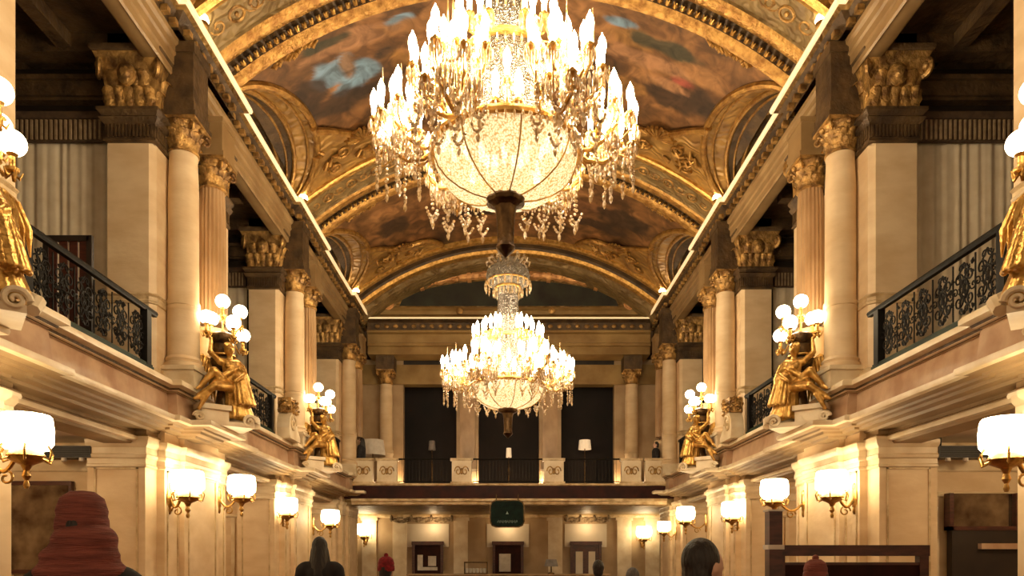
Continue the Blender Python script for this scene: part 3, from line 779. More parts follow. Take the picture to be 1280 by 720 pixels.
# ------------------------------------------------------------------ end wall of the gallery and end balcony
YW = 29.6
m = MB()
for sx in (-1, 1):
    m.box(sx*1.25, sx*2.15, YW, YW+.5, 4.15, 8.75); m.box(sx*4.35, sx*6.2, YW+.1, YW+.5, 4.15, 9.6)
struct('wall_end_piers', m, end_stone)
struct('wall_end_lintel', MB().box(-6.4, 6.4, YW-.05, YW+.5, 8.55, 9.35), plain_gilt)
struct('wall_end_recess', MB().box(-6.4, 6.4, YW+.2, YW+.6, 9.35, 9.9), darkwall)
struct('wall_end_upper', MB().box(-7, 7, YW+.3, YW+.6, 9.7, 13.5), umber)
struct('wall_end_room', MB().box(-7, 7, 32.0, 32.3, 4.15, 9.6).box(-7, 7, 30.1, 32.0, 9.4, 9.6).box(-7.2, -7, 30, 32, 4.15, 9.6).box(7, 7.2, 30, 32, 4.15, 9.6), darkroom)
for sx in (-1, 1):
    m = MB().box(sx*1.33, sx*2.07, YW-.06, YW, 4.15, 8.4).box(sx*1.43, sx*1.97, YW-.1, YW-.06, 6.15, 8.1)
    t = thing('pilaster', 'brown marble pilaster %s of centre on the end wall' % SIDE[sx], 'pilaster', (sx*1.7, YW-.03, 4.15), 0, 'end wall pilasters')
    MB().box(-.30, .30, -.10, .03, .9, 4.0).build('shaft', marble_b, t, False)
    mm = MB().box(-.36, .36, -.16, .03, 0, .8).box(-.40, .40, -.2, .03, .8, .9); mm.build('base', stone_l, t, False)
    c2 = MB().box(-.36, .36, -.2, .03, 4.32, 4.4); 
    for i in range(4): leafrow(c2, -.24+i*.16, -.1, 4.0, .01, 1, .3, .15, .1, arc=(-PI/2, -PI/2))
    volute(c2, (-.3, -.14, 4.24), (0, 1, 0), .07, .03); volute(c2, (.3, -.14, 4.24), (0, 1, 0), .07, .03)
    c2.build('capital', gold_dark, t)
for sx in (-1, 1):
    t = thing('column', 'slender cream column with gilt capital at the %s corner of the end wall' % SIDE[sx], 'column', (sx*4.95, 29.05, 0), 0, 'end wall columns')
    part('pedestal', ped_me, t, (0, 0, -.3)); part('lower_shaft', low_me, t, (0, 0, -.3)); part('shaft', shaft_me, t, (0, 0, -.3)); 
    MB().lathe([(.262, 5.7), (.25, 5.9), (.24, 5.95)], 24).build('collar', stone_trim, t)
    part('capital', cap_me, t, (0, 0, 8.4)); 
    MB().box(-.36, .36, -.36, .36, 8.96, 9.5).build('entablature_block', umber, t, False)
# balcony
struct('trim_end_balcony', MB().box(-6.2, 6.2, 26.5, 34, 3.62, 4.15), maroon)
struct('trim_end_balcony_edge', MB().sweep([(5.8, 26.5), (-5.8, 26.5)], [(0, 4.18), (.06, 4.16), (.05, 4.10), (0, 4.08)], 1).sweep([(5.8, 26.5), (-5.8, 26.5)], [(0, 3.62), (.10, 3.60), (.10, 3.52), (.02, 3.48), (.0, 3.40), (-1, 3.38)], 1), stone_trim, True)
struct('ceiling_end_soffit', MB().box(-10.6, 10.6, 26.6, 34, 3.36, 3.6), olive)
for i, x in enumerate((-5.38, -4.5, -1.75, 1.65, 4.5, 5.38)):
    lab = ['leftmost pale carved pedestal of the end balcony', 'second pale carved pedestal from the left on the end balcony', 'pale carved pedestal left of centre on the end balcony', 'pale carved pedestal right of centre on the end balcony', 'second pale carved pedestal from the right on the end balcony', 'rightmost pale carved pedestal of the end balcony'][i]
    t = thing('balcony_pedestal', lab, 'pedestal', (x, 26.62, 4.15), 0, 'end balcony pedestals')
    MB().box(-.36, .36, -.12, .12, .08, .86).build('block', stone_l, t, False)
    MB().box(-.41, .41, -.16, .16, 0, .09).box(-.41, .41, -.16, .16, .86, .95).build('edge_moulding', stone_trim, t, False)
    m = MB()
    for sg in (-1, 1):
        m.tube([Vector((sg*(.05+.13*(1-k/26)*math.cos(k*.4)+.08), -.14, .47+.2*(1-k/26)*math.sin(k*.4))) for k in range(22)], .022, 6)
    m.ell((0, -.13, .47), (.06, .04, .12), 8, 6); m.build('carved_scrolls', gold_dark, t)
xs = [(-4.9-.0, -4.85), (-4.05, -2.15), (-1.35, 1.25), (2.05, 4.05)]
for i, (x0, x1) in enumerate(((-4.08, -2.17), (-1.33, 1.23), (2.07, 4.08))):
    t = thing('balcony_railing', 'thin dark iron railing between pedestals, %s stretch of the end balcony' % ['left', 'middle', 'right'][i], 'railing', ((x0+x1)/2, 26.62, 4.15), 0, 'end balcony railings')
    h = (x1-x0)/2
    MB().tube([(-h, 0, .93), (h, 0, .93)], .03, 8).build('top_rail', iron, t)
    MB().tube([(-h, 0, .10), (h, 0, .10)], .02, 8).build('bottom_rail', iron, t)
    m = MB(); k = int(2*h/.12)
    for j in range(1, k): m.tube([(-h+2*h*j/k, 0, .1), (-h+2*h*j/k, 0, .93)], .009, 5)
    m.build('balusters', iron, t)
# uplights at the feet of the end wall pilasters
ul_me = MB().lathe([(.04, 0), (.06, .03), (.06, .10), (.05, .12)], 12).mesh('housing', bronze)
ug_me = MB().lathe([(.001, .115), (.05, .12), (.045, .135), (.001, .14)], 12).mesh('lens', glow('lit_uplight', (1, .7, .4), 12))
for i, (x, y) in enumerate(((-4.45, 29.3), (-2.15, 29.35), (-1.22, 29.35), (1.22, 29.35), (2.15, 29.35), (4.45, 29.3))):
    t = thing('uplight', '%s small floor uplight washing the end wall stone' % ['leftmost', 'second from left', 'third from left', 'third from right', 'second from right', 'rightmost'][i], 'uplight', (x, y, 4.15), 0, 'end wall uplights')
    part('housing', ul_me, t); part('lens', ug_me, t)
    point('uplight_glow', (0, -.02, .3), 30, .05, (1, .66, .36), t)
for i, (px, py, Y, w_, lab) in enumerate(((731, 556, 31.0, .28, 'white lampshade glowing in the dark right opening of the end wall'), (540, 557, 31.2, .16, 'small dim lamp in the dark left opening of the end wall'), (636, 566, 30.8, .12, 'tiny orange lamp in the middle opening of the end wall'), (466, 560, 28.25, .50, 'large pale lampshade beside the left corner column of the end balcony'))):
    p = PX(px, py, Y)
    t = thing('table_lamp', lab, 'lamp', (p.x, p.y, 4.15), 0, 'lamps on the end balcony')
    hgt = p.z-4.15
    MB().lathe([(w_, hgt-(.3 if i == 3 else .2)), (w_*.85, hgt+(.3 if i == 3 else .2))], 20, cap=False).build('lamp_shade', (warmlamp if i in (0, 2) else white_p if i == 3 else grey_p), t)
    MB().lathe([(.16, 0), (.15, .04), (.03, .07), (.03, hgt*.5), (.05, hgt*.6), (.02, hgt*.7), (.02, hgt+.2)], 12).build('stand', bronze, t)

# ------------------------------------------------------------------ ground floor end wall
YL = 32.6
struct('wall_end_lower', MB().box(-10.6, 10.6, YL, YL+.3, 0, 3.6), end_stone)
m = MB()
pil = [-6.15, -4.6, -2.05, 2.0, 4.35, 6.3]
pil = [PX(x, 700, YL).x for x in (462, 500, 576, 694, 780, 815)]
for x in pil: m.box(x-.32, x+.32, YL-.12, YL, 0, 3.25).box(x-.38, x+.38, YL-.16, YL, 3.1, 3.3)
struct('trim_end_pilasters', m, stone_l)
m = MB().sweep([(7.5, YL), (-7.5, YL)], [(0, 3.22), (.16, 3.24), (.2, 3.30), (.2, 3.36)], 1)
struct('trim_end_lower_cornice', m, stone_trim, True)
panels = [(535, 'left'), (635, 'middle'), (732, 'right')]
for i, (px, nm) in enumerate(panels):
    x = PX(px, 700, YL).x
    struct('trim_end_niche_'+nm, MB().box(x-.95, x+.95, YL-.05, YL, 1.9, 2.95), plaster)
    point('niche_glow', (x+(.3 if i == 0 else 0), YL-.6, 2.85), 16, .1)
    t = thing('framed_doorway', 'dark red framed opening with %s, %s on the ground floor end wall' % (['white papers', 'a small pale screen', 'two glazed leaves'][i], nm), 'doorway', (x, YL-.1, 0), 0, 'framed openings of the end wall')
    MB().box(-.70, -.58, -.08, .02, 0, 2.12).box(.58, .70, -.08, .02, 0, 2.12).box(-.72, .72, -.1, .02, 2.0, 2.16).build('frame', wood, t, False)
    MB().box(-.58, .58, -.01, .02, 0, 2.0).build('leaf', maroon if i < 2 else wood, t, False)
    if i == 0:
        MB().box(-.46, -.22, -.04, -.01, .95, 1.55).box(.02, .38, -.04, -.01, 1.05, 1.5).box(-.46, .44, -.05, -.01, .85, 1.0).build('paper', white_p, t, False)
    elif i == 1:
        MB().box(-.40, .12, -.04, -.01, .8, 1.6).build('screen', white_p, t, False)
    else:
        MB().box(-.46, -.14, -.04, -.01, .3, 1.7).box(.12, .42, -.04, -.01, .3, 1.7).build('glazing', plaster, t, False)
# draped valances above the openings
def valance(x0, x1, z, lab):
    m = MB(); n = 50; vs = []; fs = []
    for i in range(n+1):
        u = i/n; x = x0+(x1-x0)*u; dr = .22+.10*abs(math.sin(u*PI*3))
        for j in range(5):
            v = j/4; vs.append((x, YL-.17-.03*math.sin(v*9+u*40), z-dr*v))
    for i in range(n):
        for j in range(4): p = i*5+j; fs.append((p, p+5, p+6, p+1))
    m.add(vs, fs)
    for u in (0, .33, .66, 1): m.ell((x0+(x1-x0)*u, YL-.2, z-.1), (.07, .06, .16), 8, 6)
    tag(m.build('valance', surf('valance_cloth', (.35, .26, .15), (.10, .06, .03), .8, scale=9)), lab, 'valance', 'draped valances')
valance(PX(490, 0, YL).x, PX(565, 0, YL).x, 3.30, 'swagged dark and cream valance above the left framed opening')
valance(PX(708, 0, YL).x, PX(760, 0, YL).x, 3.30, 'swagged dark and cream valance above the right framed opening')
# desk and flower dish
t = thing('reception_desk', 'long dark wood desk across the end of the ground floor', 'desk', (0, 30.6, 0))
MB().box(-4.2, 4.2, -.35, .35, 0, .68).build('body', wood, t, False)
MB().box(-4.3, 4.3, -.42, .42, .68, .74).build('desktop', marble_b, t, False)
t = thing('glassware_tray', 'tray of pale cups and jars on the far desk, left of centre', 'tray', (PX(595, 705, 30.6).x, 30.6, .74))
MB().box(-.5, .5, -.2, .2, 0, .04).box(-.5, -.46, -.2, .2, .04, .5).box(.46, .5, -.2, .2, .04, .5).box(-.5, .5, -.2, .2, .46, .52).build('tray_frame', bronze, t, False)
for i in range(6):
    tag(MB().lathe([(.05, 0), (.065, .06), (.07, .18), (.05, .2)], 12).build('cup', white_p, None, True, (PX(595, 705, 30.6).x-.38+.15*i, 30.5, .785)), 'pale cup in the tray on the far desk', 'cup', 'cups in the tray on the far desk')
t = thing('desk_lamp', 'squat grey shaded lamp on the far desk, right of centre', 'lamp', (PX(689, 705, 30.6).x, 30.6, .74))
MB().lathe([(.30, .32), (.22, .62)], 4, cap=True).build('lamp_shade', grey_p, t); MB().lathe([(.14, 0), (.13, .05), (.03, .08), (.03, .35)], 12).build('stand', bronze, t)
# green sign under the balcony edge
p = PX(634, 642, 26.3)
t = thing('hanging_sign', 'dark green rounded sign with faint pale marks under the end balcony', 'sign', (p.x, 26.3, p.z))
def octo(w, h, c, y0, y1, m):
    pts = [(-w+c, -h), (w-c, -h), (w-c*.3, -h+c*.3), (w, -h+c), (w, h-c), (w-c*.3, h-c*.3), (w-c, h), (-w+c, h), (-w+c*.3, h-c*.3), (-w, h-c), (-w, -h+c), (-w+c*.3, -h+c*.3)]
    k = len(pts); m.add([(x, y, z) for y in (y0, y1) for x, z in pts], [(i, (i+1) % k, k+(i+1) % k, k+i) for i in range(k)]+[tuple(range(k)), tuple(range(2*k-1, k-1, -1))]); return m
octo(.60, .47, .2, 0, .1, MB()).build('panel', green_s, t, False)
octo(.64, .51, .22, .03, .13, MB()).build('rim', bronze, t, False)
MB().add([(-.05, -.006, -.02), (.05, -.006, -.02), (0, -.006, .09)], [(0, 1, 2)]).build('pale_emblem', palemark, t, False)
m = MB()
for i in range(22): x = -.36+i*.034; m.box(x, x+.012, -.008, 0, -.33+.02*math.sin(i*1.9), -.28+.05*abs(math.sin(i*1.3)))
m.build('marks', palemark, t, False)
MB().tube([(-.4, .06, .48), (-.4, .06, .72)], .02).tube([(.4, .06, .48), (.4, .06, .72)], .02).build('hanger', bronze, t)

# ------------------------------------------------------------------ wall sconces
def sconce(label, lamp, wall_x, s, size=1.0, face=None, group='wall sconces on the ground floor'):
    """lamp: centre of the glass; the plate sits on the wall at wall_x (or behind the lamp when face='back')"""
    x, y, z = lamp
    t = thing('wall_sconce', label, 'wall lamp', (x, y, z), 0, group)
    r = .27*size; h = .20*size
    prof = [(r*.45, -h), (r*.80, -h*.92), (r*1.0, -h*.55), (r*1.02, h*.2), (r*.96, h*.85), (r*.86, h), (r*.80, h*.9)]
    MB().lathe(prof, 48, flute=12, depth=.07).build('glass_shade', shade_m, t)
    m = MB().lathe([(.02, -h-.42*size), (.035, -h-.38*size), (.02, -h-.33*size), (.05, -h-.28*size), (.03, -h-.22*size), (.06, -h-.16*size), (r*.62, -h-.11*size), (r*.72, -h-.06*size), (r*.62, -h-.02), (r*.5, -h+.01)], 20)
    for i in range(6):
        a = i*PI/3; c, sn = math.cos(a), math.sin(a)
        m.tube([(c*r*.6, sn*r*.6, -h-.08*size), (c*r*.95, sn*r*.95, -h-.12*size), (c*r*1.05, sn*r*1.05, -h-.02), (c*r*.9, sn*r*.9, -h+.05)], .014*size, 5)
    m.build('bowl_mount', brass, t)
    if face == 'back':
        d = Vector((0, wall_x-y, 0))
    else: d = Vector((wall_x-x, 0, 0))
    e = d.normalized(); L_ = d.length
    m = MB()
    pts = []
    for i in range(14):
        u = i/13; pts.append(e*(r*.5+(L_-r*.5-.03)*u)+Vector((0, 0, -h-.10*size-.14*size*math.sin(u*PI)+.02*u)))
    m.tube(pts, .024*size, 7)
    q = []
    for i in range(18):
        A = i/17*2.6*PI; rr = .10*size*(1-i/22); q.append(e*(L_*.55+rr*math.cos(A))+Vector((0, 0, -h-.30*size+rr*math.sin(A))))
    m.tube(q, .014*size, 6); m.build('arm', brass, t)
    pm = MB().ell((0, 0, 0), (.035, .09*size, .20*size), 14, 10).ell((0, 0, -.2*size), (.03, .05*size, .08*size), 10, 8).ell((0, 0, .2*size), (.03, .05*size, .07*size), 10, 8)
    if face == 'back': pm.xf(Matrix.Rotation(PI/2, 4, 'Z'))
    pm.xf(Matrix.Translation(e*(L_-.02)+Vector((0, 0, -h-.08*size)))); pm.build('wall_plate', brass, t)
    return t
for (px, py, Y, nm, wx) in ((33, 541, 8.15, 'left wall, nearest the viewer', 5.95), (235, 603, 12.75, 'left wall, second from the viewer, on the pale pier', 6.08),
                            (302, 607, 14.75, 'left wall, third from the viewer, below the winged statue', 6.0), (359, 632, 19.2, 'left wall, fourth from the viewer', 6.08), (413, 646, 21.8, 'left wall, last before the end wall', 5.96),
                            (1258, 545, 8.15, 'right wall, nearest the viewer', 5.95), (1040, 603, 12.75, 'right wall, second from the viewer, hung on the pale pier', 6.08),
                            (968, 612, 14.75, 'right wall, third from the viewer, above the dark post', 6.0), (915, 637, 19.2, 'right wall, fourth from the viewer', 6.08), (857, 642, 21.8, 'right wall, fifth from the viewer', 5.96),
                            (830, 658, 26.2, 'right wall, last before the end wall', 6.08)):
    p = PX(px, py, Y); s = -1 if px < 640 else 1
    sconce('brass sconce, '+nm, p, s*wx, s, 1.02 if Y < 25 else .9)
for (px, py, nm) in ((455, 662, 'left'), (805, 665, 'right')):
    p = PX(px, py, 32.0); sconce('small brass sconce with white glass at the %s end of the far ground floor wall' % nm, p, YL-.1, 1, 1.25, 'back')

# ------------------------------------------------------------------ gallery railings (scrolled iron)
def spiral(c, R, turns, a0, sg, n=20, inner=.12):
    return [Vector((0, c[0]+R*(1-(1-inner)*i/n)*math.cos(a0+sg*turns*2*PI*i/n), c[1]+R*(1-(1-inner)*i/n)*math.sin(a0+sg*turns*2*PI*i/n))) for i in range(n+1)]
def scroll_panel(L_, H_):
    m = MB(); unit = .48; k = max(1, round(L_/unit)); u = L_/k
    for i in range(k):
        y = i*u; c = y+u/2
        for sg in (-1, 1):
            m.tube(spiral((c+sg*u*.24, H_*.30), .115, 1.4, PI/2, sg), .012, 5)
            m.tube(spiral((c+sg*u*.24, H_*.68), .115, 1.4, -PI/2, -sg), .012, 5)
            m.tube(spiral((c+sg*u*.40, H_*.49), .07, 1.2, 0, sg), .010, 5)
            m.tube(spiral((c+sg*u*.12, H_*.13), .06, 1.2, PI, sg), .010, 5)
            m.tube(spiral((c+sg*u*.12, H_*.87), .06, 1.2, PI, -sg), .010, 5)
            m.tube([(0, c, H_*.05), (0, c+sg*u*.2, H_*.2), (0, c+sg*u*.05, H_*.5), (0, c+sg*u*.2, H_*.8), (0, c, H_*.95)], .011, 5)
        m.tube([Vector((0, c+.09*math.cos(q*PI/6), H_*.5+.13*math.sin(q*PI/6))) for q in range(12)], .013, 5, True)
        for q in range(7):
            a = q*2*PI/7; m.tube([(0, c, H_*.5), (0, c+.05*math.cos(a), H_*.5+.08*math.sin(a))], [.02, .006], 5)
        for q in range(10):
            yy = c+random.uniform(-.22, .22); zz = random.uniform(.1, .9)*H_; a = random.random()*6.28
            m.tube([(0, yy, zz), (.01, yy+.035*math.cos(a), zz+.035*math.sin(a)), (0, yy+.08*math.cos(a+.4), zz+.08*math.sin(a+.4))], [.008, .026, .004], 5)
        m.tube([(0, y, 0), (0, y, H_)], .012, 5)
    return m
def railing(s, y0, y1, label):
    t = thing('gallery_railing', label, 'railing', (s*5.97, y0, 4.5), 0, 'wrought iron gallery railings')
    L_ = y1-y0
    MB().box(-.07, .07, -.1, L_+.1, 0, .10).box(-.05, .05, -.1, L_+.1, .10, .14).build('base_rail', patina, t, False)
    pm = scroll_panel(L_-.2, .76); pm.xf(Matrix.Translation((0, .1, .17))); pm.build('scroll_panel', iron, t)
    m = MB().box(-.035, .035, -.05, L_+.28, .985, 1.03); m.tube([(0, -.1, 1.04), (0, L_+.3, 1.04)], .045, 8); m.build('top_rail', iron, t)
    for yy in (0, L_-.05):
        MB().box(-.06, .06, yy-.05, yy+.09, .1, 1.0).build('post', iron, t, False)
for s in (-1, 1):
    n = SIDE[s]
    railing(s, 8.75, 11.75, 'black scrolled iron railing of the %s gallery bay nearest the viewer' % n)
    railing(s, 15.5, 17.95, 'black scrolled iron railing of the %s gallery, second bay behind the statue lamp' % n)
    railing(s, 22.4, 25.0, 'black scrolled iron railing of the %s gallery, farthest bay' % n)

# ------------------------------------------------------------------ scroll brackets with gilt relief blocks
for s in (-1, 1):
    for (Y, nm) in ((18.6, 'third'),):
        t = thing('scroll_bracket', 'stone volute carrying a gilded relief block, %s ledge before the %s pier' % (SIDE[s], nm), 'bracket', (s*5.74, Y, 4.5), 0, 'stone scroll brackets')
        m = MB()
        prof = []
        for i in range(26):
            a = PI*.5+i/25*1.5*PI; prof.append((-.0+.36*math.cos(a)*.8, .36+.36*math.sin(a)))
        pts = [(-.35, 0), (.55, 0), (.55, .12), (.30, .3), (.18, .62), (.0, .74), (-.2, .70), (-.36, .5), (-.42, .25)]
        k = len(pts); m.add([(s*x_, y_, z_) for x_ in (-.16, .16) for y_, z_ in pts], [(i, (i+1) % k, k+(i+1) % k, k+i) for i in range(k)]+[tuple(range(k)), tuple(range(2*k-1, k-1, -1))])
        m.build('volute_stone', stone_l, t, False)
        m = MB().tube([Vector((s*-.17, -.1+.24*(1-i/26)*math.cos(i*.45), .38+.24*(1-i/26)*math.sin(i*.45))) for i in range(24)], .03, 6)
        m.build('scroll_edge', stone_trim, t)
        m = MB().box(-.17, .17, -.30, .22, .66, 1.04)
        for i in range(22):
            a = random.random()*6.28; y_ = random.uniform(-.26, .18); z_ = random.uniform(.70, 1.0)
            m.tube([(s*-.17, y_, z_), (s*-.22, y_+.05*math.cos(a), z_+.05*math.sin(a)), (s*-.18, y_+.1*math.cos(a), z_+.1*math.sin(a))], [.02, .035, .01], 5)
            x_ = random.uniform(-.15, .15)
            m.tube([(x_, -.30, z_), (x_+.04*math.cos(a), -.35, z_+.04*math.sin(a)), (x_+.09*math.cos(a), -.31, z_+.09*math.sin(a))], [.02, .035, .01], 5)
        m.build('relief_block', gold_dark, t)

# ------------------------------------------------------------------ winged statue lamps
def statue_meshes():
    out = {}
    g = MB()   # the figure: seated half turned, one leg out along the ledge; +x of the mesh is towards the hall, -y towards the viewer
    P_ = lambda *a: Vector(a)
    # torso
    capsule(g, (.10, 0, .62), .13, (.10, -.02, .78), .115); capsule(g, (.10, -.02, .78), .115, (.06, -.04, 1.0), .125); 
    capsule(g, (-.08, -.04, 1.05), .07, (.20, -.04, 1.05), .07)
    capsule(g, (.06, -.05, 1.05), .055, (.05, -.08, 1.17), .05)
    g.ell((.04, -.11, 1.27), (.085, .10, .115), 12, 9); g.ell((.04, -.21, 1.25), (.018, .03, .025), 6, 5); g.ell((.04, -.06, 1.33), (.10, .10, .08), 10, 7)
    for dx in (-.09, .17): g.ell((.04+dx*.0+dx*.3, -.14, .97), (.05, .05, .05), 8, 6)
    # skirt with folds
    for i in range(11):
        a = -PI*.95+PI*1.25*i/10; x = .24+.16*math.cos(a); y = .0+.16*math.sin(a)
        capsule(g, (.14+.09*math.cos(a), .08*math.sin(a), .72), .045, (x+.05*math.cos(a), y, .12), .05, 7)
    capsule(g, (.16, 0, .6), .15, (.26, 0, .2), .17)
    # bare leg stretched outwards along the ledge, other knee raised
    capsule(g, (.04, -.12, .62), .095, (-.24, -.30, .56), .078); capsule(g, (-.24, -.30, .56), .07, (-.48, -.24, .36), .045)
    capsule(g, (-.48, -.24, .34), .042, (-.56, -.32, .30), .028)
    capsule(g, (.0, -.08, .66), .09, (-.22, -.18, .84), .072); capsule(g, (-.22, -.18, .84), .064, (-.40, -.12, .58), .045); capsule(g, (-.40, -.12, .56), .042, (-.49, -.20, .50), .028)
    # arms: one raised to the urn, one reaching down to the knee
    capsule(g, (-.08, -.04, 1.05), .055, (-.26, -.10, 1.17), .045); capsule(g, (-.26, -.10, 1.17), .042, (-.22, -.02, 1.38), .032); g.ell((-.22, -.01, 1.42), (.035, .03, .045), 8, 6)
    capsule(g, (.20, -.04, 1.05), .055, (.28, -.16, .86), .045); capsule(g, (.28, -.16, .86), .042, (.12, -.26, .72), .03); g.ell((.10, -.27, .70), (.04, .03, .03), 8, 6)
    capsule(g, (.20, -.08, .82), .10, (.27, -.10, .42), .14)
    for i in range(8):
        a = -PI+PI*i/7; capsule(g, (.21+.11*math.cos(a), -.08+.10*math.sin(a), .82), .03, (.28+.17*math.cos(a), -.10+.15*math.sin(a), .34), .036, 7)
    # sash
    g.tube([(.22, -.08, 1.02), (.08, -.16, .9), (-.08, -.14, .78), (-.22, -.2, .62), (-.36, -.28, .40), (-.48, -.24, .14)], [.03, .045, .05, .05, .05, .03], 7)
    out['figure'] = g
    # wing: layered feathers on a curved arm
    def wing(sg):
        w = MB()
        w.tube([(0, .06, 1.02), (sg*.14, .12, 1.22), (sg*.30, .16, 1.34), (sg*.40, .18, 1.28)], [.05, .055, .045, .02], 8)
        for i in range(9):
            t = i/8; b = Vector((sg*(.06+.34*t), .12+.06*t, 1.10+.22*math.sin(t*2.2)))
            tip = b+Vector((sg*(.02+.10*t), .04, -.62+.10*t))
            w.tube([b, b.lerp(tip, .5)+Vector((sg*.04, 0, 0)), tip], [.035, .042, .008], 6)
        for i in range(7):
            t = i/6; b = Vector((sg*(.08+.28*t), .09+.06*t, 1.12+.20*math.sin(t*2.2))); tip = b+Vector((sg*.05, -.02, -.28))
            w.tube([b, b.lerp(tip, .5), tip], [.03, .04, .01], 6)
        return w
    out['wingL'] = wing(-1); out['wingR'] = wing(1)
    # urn: banded dark vessel
    u = MB().lathe([(.10, 1.05), (.16, 1.10), (.20, 1.20), (.21, 1.28), (.17, 1.32), (.20, 1.35), (.22, 1.42), (.22, 1.52), (.18, 1.55), (.21, 1.58), (.23, 1.66), (.22, 1.72), (.17, 1.75), (.10, 1.78)], 28)
    u.lathe([(.16, .3), (.13, .4), (.09, .7), (.08, 1.05)], 20)
    out['urn'] = u
    b = MB()
    for zz in (1.34,): b.lathe([(.19, zz-.02), (.225, zz-.01), (.225, zz+.015), (.19, zz+.02)], 28)
    
    out['band'] = b
    # marble base with volutes
    ba = MB().box(-.50, .45, -.34, .30, 0, .08).box(-.44, .02, -.30, .26, .08, .28).box(-.50, .05, -.35, .28, .28, .37)
    ba.lathe([(.20, .0), (.24, .05), (.18, .12), (.20, .2)], 18, (.24, 0, .06))
    for yy in (-.36,):
        for (cx, R, sg) in ((.36, .12, 1), (-.48, .09, -1)):
            ba.tube([Vector((cx+sg*R*(1-i/28)*math.cos(i*.42), yy+.02, .12+R*(1-i/28)*math.sin(i*.42))) for i in range(26)], [.035*(1-.5*i/25) for i in range(26)], 7)
    ba.tube([(.5, -.3, .05), (.55, -.1, .2), (.45, 0, .3), (.3, 0, .2)], [.06, .08, .06, .04], 8)
    out['base'] = ba
    return out
SM = statue_meshes()
arms_spec = [(-.30, -.10, 1.98), (.24, -.20, 2.16), (.10, -.28, 1.92), (.36, .02, 1.80), (-.14, .18, 2.06), (.0, .0, 2.36), (.26, .25, 2.05)]
def gl_mesh():
    return MB().ell((0, 0, 0), .125, 20, 14).mesh('glass_globe', globe_m)
globe_me = gl_mesh()
statue0 = {}
def statue_lamp(s, Y, label):
    t = thing('statue_lamp', label, 'statue lamp', (s*5.36, Y-.25, 3.86), -s*math.radians(38), 'gilded winged statue lamps')
    t.scale = (1.05, 1.05, 1.0)
    flip = Matrix.Scale(-1, 4, (1, 0, 0)) if s > 0 else Matrix.Identity(4)
    if s not in statue0:
        def mk(key):
            m = MB(); m.v = [tuple(flip @ Vector(p)) for p in SM[key].v]; m.f = list(SM[key].f); return m
        o = fuse(mk('figure').xf(Matrix.Translation((0, -.12, .08)) @ Matrix.Scale(1.06, 4)), 'figure', gold_f, t, .015, 2); b = mk('base').build('marble_base', stone_l, t)
        w1 = mk('wingL').build('wing', gold_f, t); w2 = mk('wingR').build('wing', gold_f, t)
        u = mk('urn').build('urn', bronze, t); bd = mk('band').build('gilt_bands', gold_f, u)
        statue0[s] = [o.data, b.data, w1.data, w2.data, u.data, bd.data]
    else:
        d = statue0[s]
        part('figure', d[0], t); part('marble_base', d[1], t); part('wing', d[2], t); part('wing', d[3], t); u = part('urn', d[4], t); part('gilt_bands', d[5], u)
    for (x, y, z) in arms_spec:
        x = x*(-1 if s > 0 else 1)
        m = MB(); r0 = Vector((x, y, 0)); e = r0.normalized() if r0.length > .01 else Vector((0, 0, 0))
        zb = z-.30
        m.tube([e*.08+Vector((0, 0, 1.74)), e*.18+Vector((0, 0, 1.66)), r0*.8+Vector((0, 0, zb-.06)), r0+Vector((0, 0, zb))], .016, 6)
        m.lathe([(.03, zb), (.06, zb+.01), (.065, zb+.04), (.03, zb+.05), (.026, zb+.16), (.05, zb+.18), (.06, zb+.20)], 12, (x, y, 0))
        for q in range(5):
            a = q*1.257; m.tube([(x, y, zb), (x+.06*math.cos(a), y+.06*math.sin(a), zb-.05), (x+.09*math.cos(a), y+.09*math.sin(a), zb+.02)], [.012, .02, .005], 5)
        ar = m.build('lamp_arm', gold_f, t)
        part('glass_globe', globe_me, ar, (x, y, z))
    return t
for s in (-1, 1):
    for k, Y in ((1, 7.25), (2, 13.6), (3, 20.4)):
        statue_lamp(s, Y, 'gilded winged statue with globe lights, %s ledge, %s' % (SIDE[s], ['', 'cut by the picture edge', 'large middle one of the row', 'farthest one of the row'][k]))

